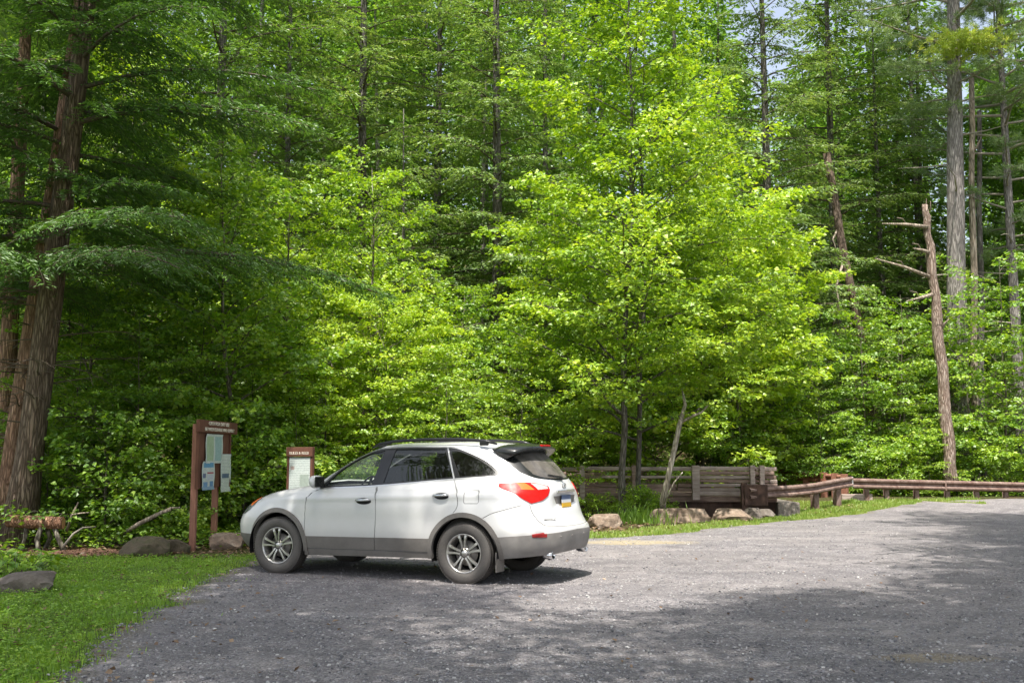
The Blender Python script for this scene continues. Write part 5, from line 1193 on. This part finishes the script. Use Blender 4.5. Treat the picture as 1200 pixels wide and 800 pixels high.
for a_, m_2, c_ in (((1087, 266), (1062, 263), (1034, 262)), ((1089, 324), (1060, 313), (1026, 303)), ((1092, 345), (1078, 349), (1062, 353)), ((1088, 296), (1080, 293), (1070, 291)), ((1098, 395), (1106, 380), (1112, 374))):
    b = MB(); b.tube([at(*a_, 35.2) - o0, at(*m_2, 35.0) - o0, at(*c_, 34.8) - o0], [.075, .05, .018], 7, 0, True, True, .15)
    p = at(*m_2, 35.0) - o0; b.tube([p, p + Vector((-.15, -.1, .18)), p + Vector((-.35, -.1, .22))], [.022, .015, .006], 5); b.build('dead_limb', M['dead_wood'], sn, fixn=False)
def bare_trunk(px0, py0, px1, py1, Y, r0_, r1_, mat, label, limbs=(), cat='dead tree'):
    root = empty('bare_trunk', (0, 0, 0), 0, label, cat); a = at(px0, py0, Y); c = at(px1, py1, Y); root.location = (a.x, a.y, gz(a.x, a.y)); o = Vector(root.location)
    b = MB(); base = Vector((a.x - (c.x - a.x) * (a.z - o.z) / (c.z - a.z), a.y, o.z - .2)) if c.z > a.z else a
    b.tube([Vector(base).lerp(c, k / 8) + Vector((.04 * math.sin(k * 1.9), 0, 0)) - o for k in range(9)], [r0_ + (r1_ - r0_) * k / 8 for k in range(9)], 12, 0, True, True, .07); b.build('trunk', M[mat], root, fixn=False)
    for l in limbs:
        b = MB(); b.tube([at(*p, Y - .1 * i) - o for i, p in enumerate(l)], [.06 * (1 - .75 * i / (len(l) - 1)) for i in range(len(l))], 6, 0, True, True, .12); b.build('dead_limb', M['dead_wood'], root, fixn=False)
    return root
bare_trunk(1142, 440, 1138, 92, 40.5, .16, .10, 'dead_wood', 'pale split dead trunk standing against the great pine', [((1139, 180), (1145, 172), (1150, 160))])
bare_trunk(1150, 440, 1147, 130, 41.5, .15, .09, 'bark_grey', 'thin grey trunk right of the pale split one')
bare_trunk(1006, 385, 968, 180, 40.5, .21, .14, 'bark_hemlock', 'dark leaning trunk with crooked bare limbs left of the snag', [((990, 300), (980, 335), (984, 360), (976, 382)), ((1003, 375), (990, 385), (974, 400)), ((985, 262), (976, 280), (982, 300))])
pt = PROTO['pinA']; lv = Leaves(); r_ = np.random.default_rng(8); bb = MB(); bpts = [at(1122, 66, 39.3), at(1120, 58, 38.3), at(1140, 52, 37.9), at(1162, 52, 37.9)]; o0 = Vector((0, 0, 0))
bb.tube(bpts, [.05, .04, .03, .012], 6)
for q in range(300):
    f_ = r_.random(); c0 = np.array(bpts[1] if f_ < .3 else bpts[2] if f_ < .65 else bpts[3]) + r_.normal(0, 1, 3) * np.array([.62, .5, .24]) + np.array([-.35, 0, .1]); n = 28
    lv.add(c0 + r_.normal(0, .03, (n, 3)), unit(np.array([.3, -.3, .35]) + r_.normal(0, .7, (n, 3))), unit(r_.normal(0, 1, (n, 3))), .2 * r_.uniform(.6, 1.1, n), .026)
bpy.context.view_layer.update(); bo = bb.build('bough', M['twig_grey'], None, fixn=False); bo.parent = pt; bo.matrix_parent_inverse = pt.matrix_world.inverted(); nd = link('needles', lv.mesh('needles', M['pine_yellow'], r_), bo); bo['label'] = 'bright yellow green bough across the trunk'
# -- undergrowth shrubs, one by one
GS = 'leafy shrubs at the wood edge'
sh = [('shB', 700, 26.4, 'small leafy shrub at the left foot of the parapet'), ('shB', 742, 26.6, 'small leafy shrub between the two maple trunks'), ('shA', 60, 20.2, 'shady shrub behind the log seat'), ('shA', 130, 18.6, 'shady shrub above the propped branch'), ('shB', 205, 19.2, 'low shrub close behind the notice board'), ('shA', 290, 20.6, 'shrub between the notice board and the car bonnet'), ('shB', 322, 21.5, 'bright shrub left of the rules board'), ('shB', 395, 21.5, 'bright shrub right of the rules board'), ('shA', 20, 20.5, 'shady shrub behind the big trunks'), ('shB', 768, 26.2, 'small leafy shrub at the foot of the pale leaning stem'), ('shB', 743, 26.0, 'weedy shrub between the maple trunk and the pale stem'), ('shA', 975, 36.5, 'low shrub behind the guardrail bend'), ('shB', 1040, 35.2, 'low bright shrub behind the long guardrail'), ('shB', 1165, 35.6, 'bright pointed shrub above the guardrail at right'), ('shA', 1110, 36.5, 'dark shrub behind the guardrail below the snag'), ('shA', 1220, 36, 'dark shrub at the right end of the guardrail'), ('shA', 860, 34.5, 'dark rhododendron like shrub behind the bridge end'), ('shA', 800, 35, 'dark shrub behind the middle of the parapet'), ('shA', 720, 34.8, 'dark shrub behind the left parapet'), ('shA', 900, 35.5, 'dark shrub beyond the far rail')]
for k, px, Y, lb_ in sh: tree(k, px, Y, lb_, rt.uniform(.75, 1.2) * (.5 if 24 < Y < 27 else 1), group=GS, dz=.0 if Y < 28 else .3)
# -- broad-leaved plants at the left edge, weeds by the bridge
def herb(loc, n, rad, ht, ls, mat, label, name='leafy_plant', cat='plant', seed=1):
    r_ = np.random.default_rng(seed); lv = Leaves(); a = r_.uniform(0, 6.28, n); q = rad * np.sqrt(r_.random(n)); h = ht * r_.uniform(.35, 1, n) * (1 - .4 * (q / rad) ** 2); B_ = np.c_[q * np.cos(a), q * np.sin(a), h]
    lv.add(B_, np.c_[np.cos(a + r_.normal(0, .7, n)), np.sin(a + r_.normal(0, .7, n)), r_.normal(-.15, .25, n)], unit(np.c_[r_.normal(0, .28, (n, 2)), np.ones(n)]), ls * r_.uniform(.6, 1.3, n), ls * .75 * r_.uniform(.8, 1.2, n))
    root = empty(name, (loc[0], loc[1], gz(*loc)), 0, label, cat); link('foliage', lv.mesh('foliage', M[mat], r_), root); b = MB()
    for i in range(0, n, max(1, n // 60)): b.tube([(B_[i][0] * .5, B_[i][1] * .5, -.02), tuple(B_[i])], [.004, .003], 4, 0, False)
    b.build('stems', M['bark_smooth'], root, fixn=False); return root
herb(G2(12, 672), 210, .62, .36, .13, 'leaf_mid', 'broad leaved weeds in a mound over the stone at the left edge', seed=2)
herb(G2(-40, 660), 200, .7, .42, .13, 'leaf_mid', 'broad leaved weeds running out of the left edge', seed=3)
herb(G2(115, 640), 260, .8, .30, .07, 'leaf_bright', 'low bright weeds between the log seat and the mossy stone', seed=4)
herb((-6.3, 18.2), 420, 1.1, .42, .09, 'leaf_mid', 'low mid green weeds behind the notice board post', seed=5)
x = r.normal(3.2, .34, 1000); y = r.normal(25.1, .3, 1000); tag(blades('tall_weeds', x, y, .15, .5, .022, 'grass', .6), kind='stuff')
# ground cover through the wood
def cover(name, n, y0, y1, mat, ls, ht, msk=None):
    x, y = fan(n, y0, y1, 1); x = x * 1.15; k = (lot_d(x, y) < -.5) & ~((x > -4) & (y < 34.5)); 
    if msk: k &= msk(x, y)
    x, y = x[k], y[k]; n = len(x); lv = Leaves(); cl = np.clip(wnoise(x * .5, y * .5) + .55, 0.05, 1)
    for q in range(2):
        a = r.uniform(0, 6.28, n); lv.add(np.c_[x + r.normal(0, .05, n), y + r.normal(0, .05, n), ground_z(x, y) + ht * r.random(n) * cl], np.c_[np.cos(a), np.sin(a), r.normal(-.1, .3, n)], unit(np.c_[r.normal(0, .35, (n, 2)), np.ones(n)]), ls * r.uniform(.6, 1.3, n), ls * .7 * r.uniform(.6, 1.2, n))
    tag(link(name, lv.mesh(name, M[mat], r)), kind='stuff')
cover('ground_cover', 60000, 17.5, 60, 'leaf_mid', .10, .55)
cover('ferns_and_seedlings', 26000, 20, 48, 'leaf_bright', .12, .9)
# -- far wood, one mass: real leaf clumps and trunks on the rising ground behind
def far_wood():
    r_ = np.random.default_rng(77); lv = Leaves(); b = MB(); rs = random.getstate(); random.seed(1)
    for i in range(150):
        Y = r_.uniform(50, 96); x = r_.uniform(-.62, .62) * Y; z0 = gz(x, Y); right = x / Y > .22; H_ = r_.uniform(23, 33) * (.80 if right else 1); con = r_.random() < .5
        b.tube([(x, Y, z0 - .3), (x + r_.normal(0, .3), Y, z0 + H_ * .5), (x + r_.normal(0, .5), Y, z0 + H_)], [.22, .15, .03], 6, 0, False)
        n = 3600 if Y < 75 else 2400; t_ = r_.random(n) ** (.9); z = 1.0 + (H_ - 1) * t_; rad = (3.6 * (1 - t_) ** .6 + .5) * (1 if con else 1.15); a = r_.uniform(0, 6.28, n); bi = (a * 3 + z * 2.3); rad = rad * (.55 + .45 * np.abs(np.sin(bi))) * r_.random(n) ** .45
        B_ = np.c_[x + rad * np.cos(a), Y + rad * np.sin(a), z0 + z]; lv.add(B_, np.c_[np.cos(a), np.sin(a), r_.normal(-.3, .3, n)], unit(np.c_[r_.normal(0, .4, (n, 2)), np.ones(n)]), r_.uniform(.22, .5, n), r_.uniform(.12, .3, n))
    random.setstate(rs)
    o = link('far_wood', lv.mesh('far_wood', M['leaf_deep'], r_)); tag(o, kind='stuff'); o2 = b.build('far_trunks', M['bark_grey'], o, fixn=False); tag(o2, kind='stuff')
far_wood()
# -- trees round the rest of the lot, out of frame: they throw the dappled shade on the gravel and the car bonnet
def off(k, x, y, s, label, rz=0):
    if k not in PROTO: PROTO[k] = make_tree('hemlock_tree', T[k], label, 'tree', (x, y, 0), rz); PROTO[k].scale = (s,) * 3
    else: return place(PROTO[k], (x, y, 0), rz, s, label)
OFF = [('offh', -6.1, 8.8, .92, 'hemlock beside the lawn left of the camera', 0), ('offh', -3.3, 3.6, 1.0, 'hemlock left of the camera', 1), ('offh', 1.9, 1.6, .95, 'hemlock just right of the camera', 2), ('offh', 5.2, 4.2, 1.0, 'hemlock on the right edge of the lot', 3.3), ('offh', 9.2, 10.8, 1.1, 'hemlock further along the right edge of the lot', 4.4), ('offh', 13.0, 7.0, 1.1, 'hemlock beside the lot right of the camera', 2.1), ('dark', 13.5, 12.5, 1.25, 'broadleaf tree on the far right edge of the lot', 4)]  # unseen shade trees, all hemlocks except the last, a broadleaf
for a in OFF: off(*a)
# ------------------------------------------------------------------ camera, sun, sky
cam_d = bpy.data.cameras.new('camera'); cam_d.sensor_width = 36; cam_d.lens = 36.0; cam_d.clip_end = 2000
cam = bpy.data.objects.new('camera', cam_d); COL.objects.link(cam); cam.location = (0, 0, HCAM); cam.rotation_euler = (PI / 2 + PITCH, 0, 0)
bpy.context.scene.camera = cam
SUN_EL, SUN_AZ = math.radians(65), math.radians(189)   # compass-like angle of the sun from +Y, clockwise
sd = Vector((math.sin(SUN_AZ) * math.cos(SUN_EL), math.cos(SUN_AZ) * math.cos(SUN_EL), math.sin(SUN_EL)))
sl = bpy.data.lights.new('sun', 'SUN'); sl.energy = 3.9; sl.angle = math.radians(.55); sl.color = (1, .955, .88)
so = bpy.data.objects.new('sun', sl); COL.objects.link(so); so.rotation_euler = sd.to_track_quat('Z', 'Y').to_euler()
w = bpy.data.worlds.new('World'); bpy.context.scene.world = w; w.use_nodes = True
nt = w.node_tree; bg = nt.nodes['Background']; sky = nt.nodes.new('ShaderNodeTexSky'); sky.sky_type = 'NISHITA'; sky.sun_disc = False
sky.sun_elevation = SUN_EL; sky.sun_rotation = SUN_AZ; sky.air_density = 1.0; sky.dust_density = 3.5; sky.ozone_density = 1.0
hs = nt.nodes.new('ShaderNodeHueSaturation'); hs.inputs['Saturation'].default_value = .62; nt.links.new(sky.outputs[0], hs.inputs['Color']); nt.links.new(hs.outputs[0], bg.inputs[0]); bg.inputs[1].default_value = .15
sc = bpy.context.scene; sc.view_settings.view_transform = 'Standard'; sc.view_settings.look = 'None'; sc.view_settings.exposure = EXPO; sc.view_settings.gamma = 1
cy = sc.cycles; cy.max_bounces = 7; cy.diffuse_bounces = 5; cy.glossy_bounces = 3; cy.transmission_bounces = 4; cy.transparent_max_bounces = 10; cy.use_denoising = True
cy.caustics_reflective = False; cy.caustics_refractive = False; cy.sample_clamp_indirect = 6
try: cy.denoiser = 'OPENIMAGEDENOISE'
except Exception: pass
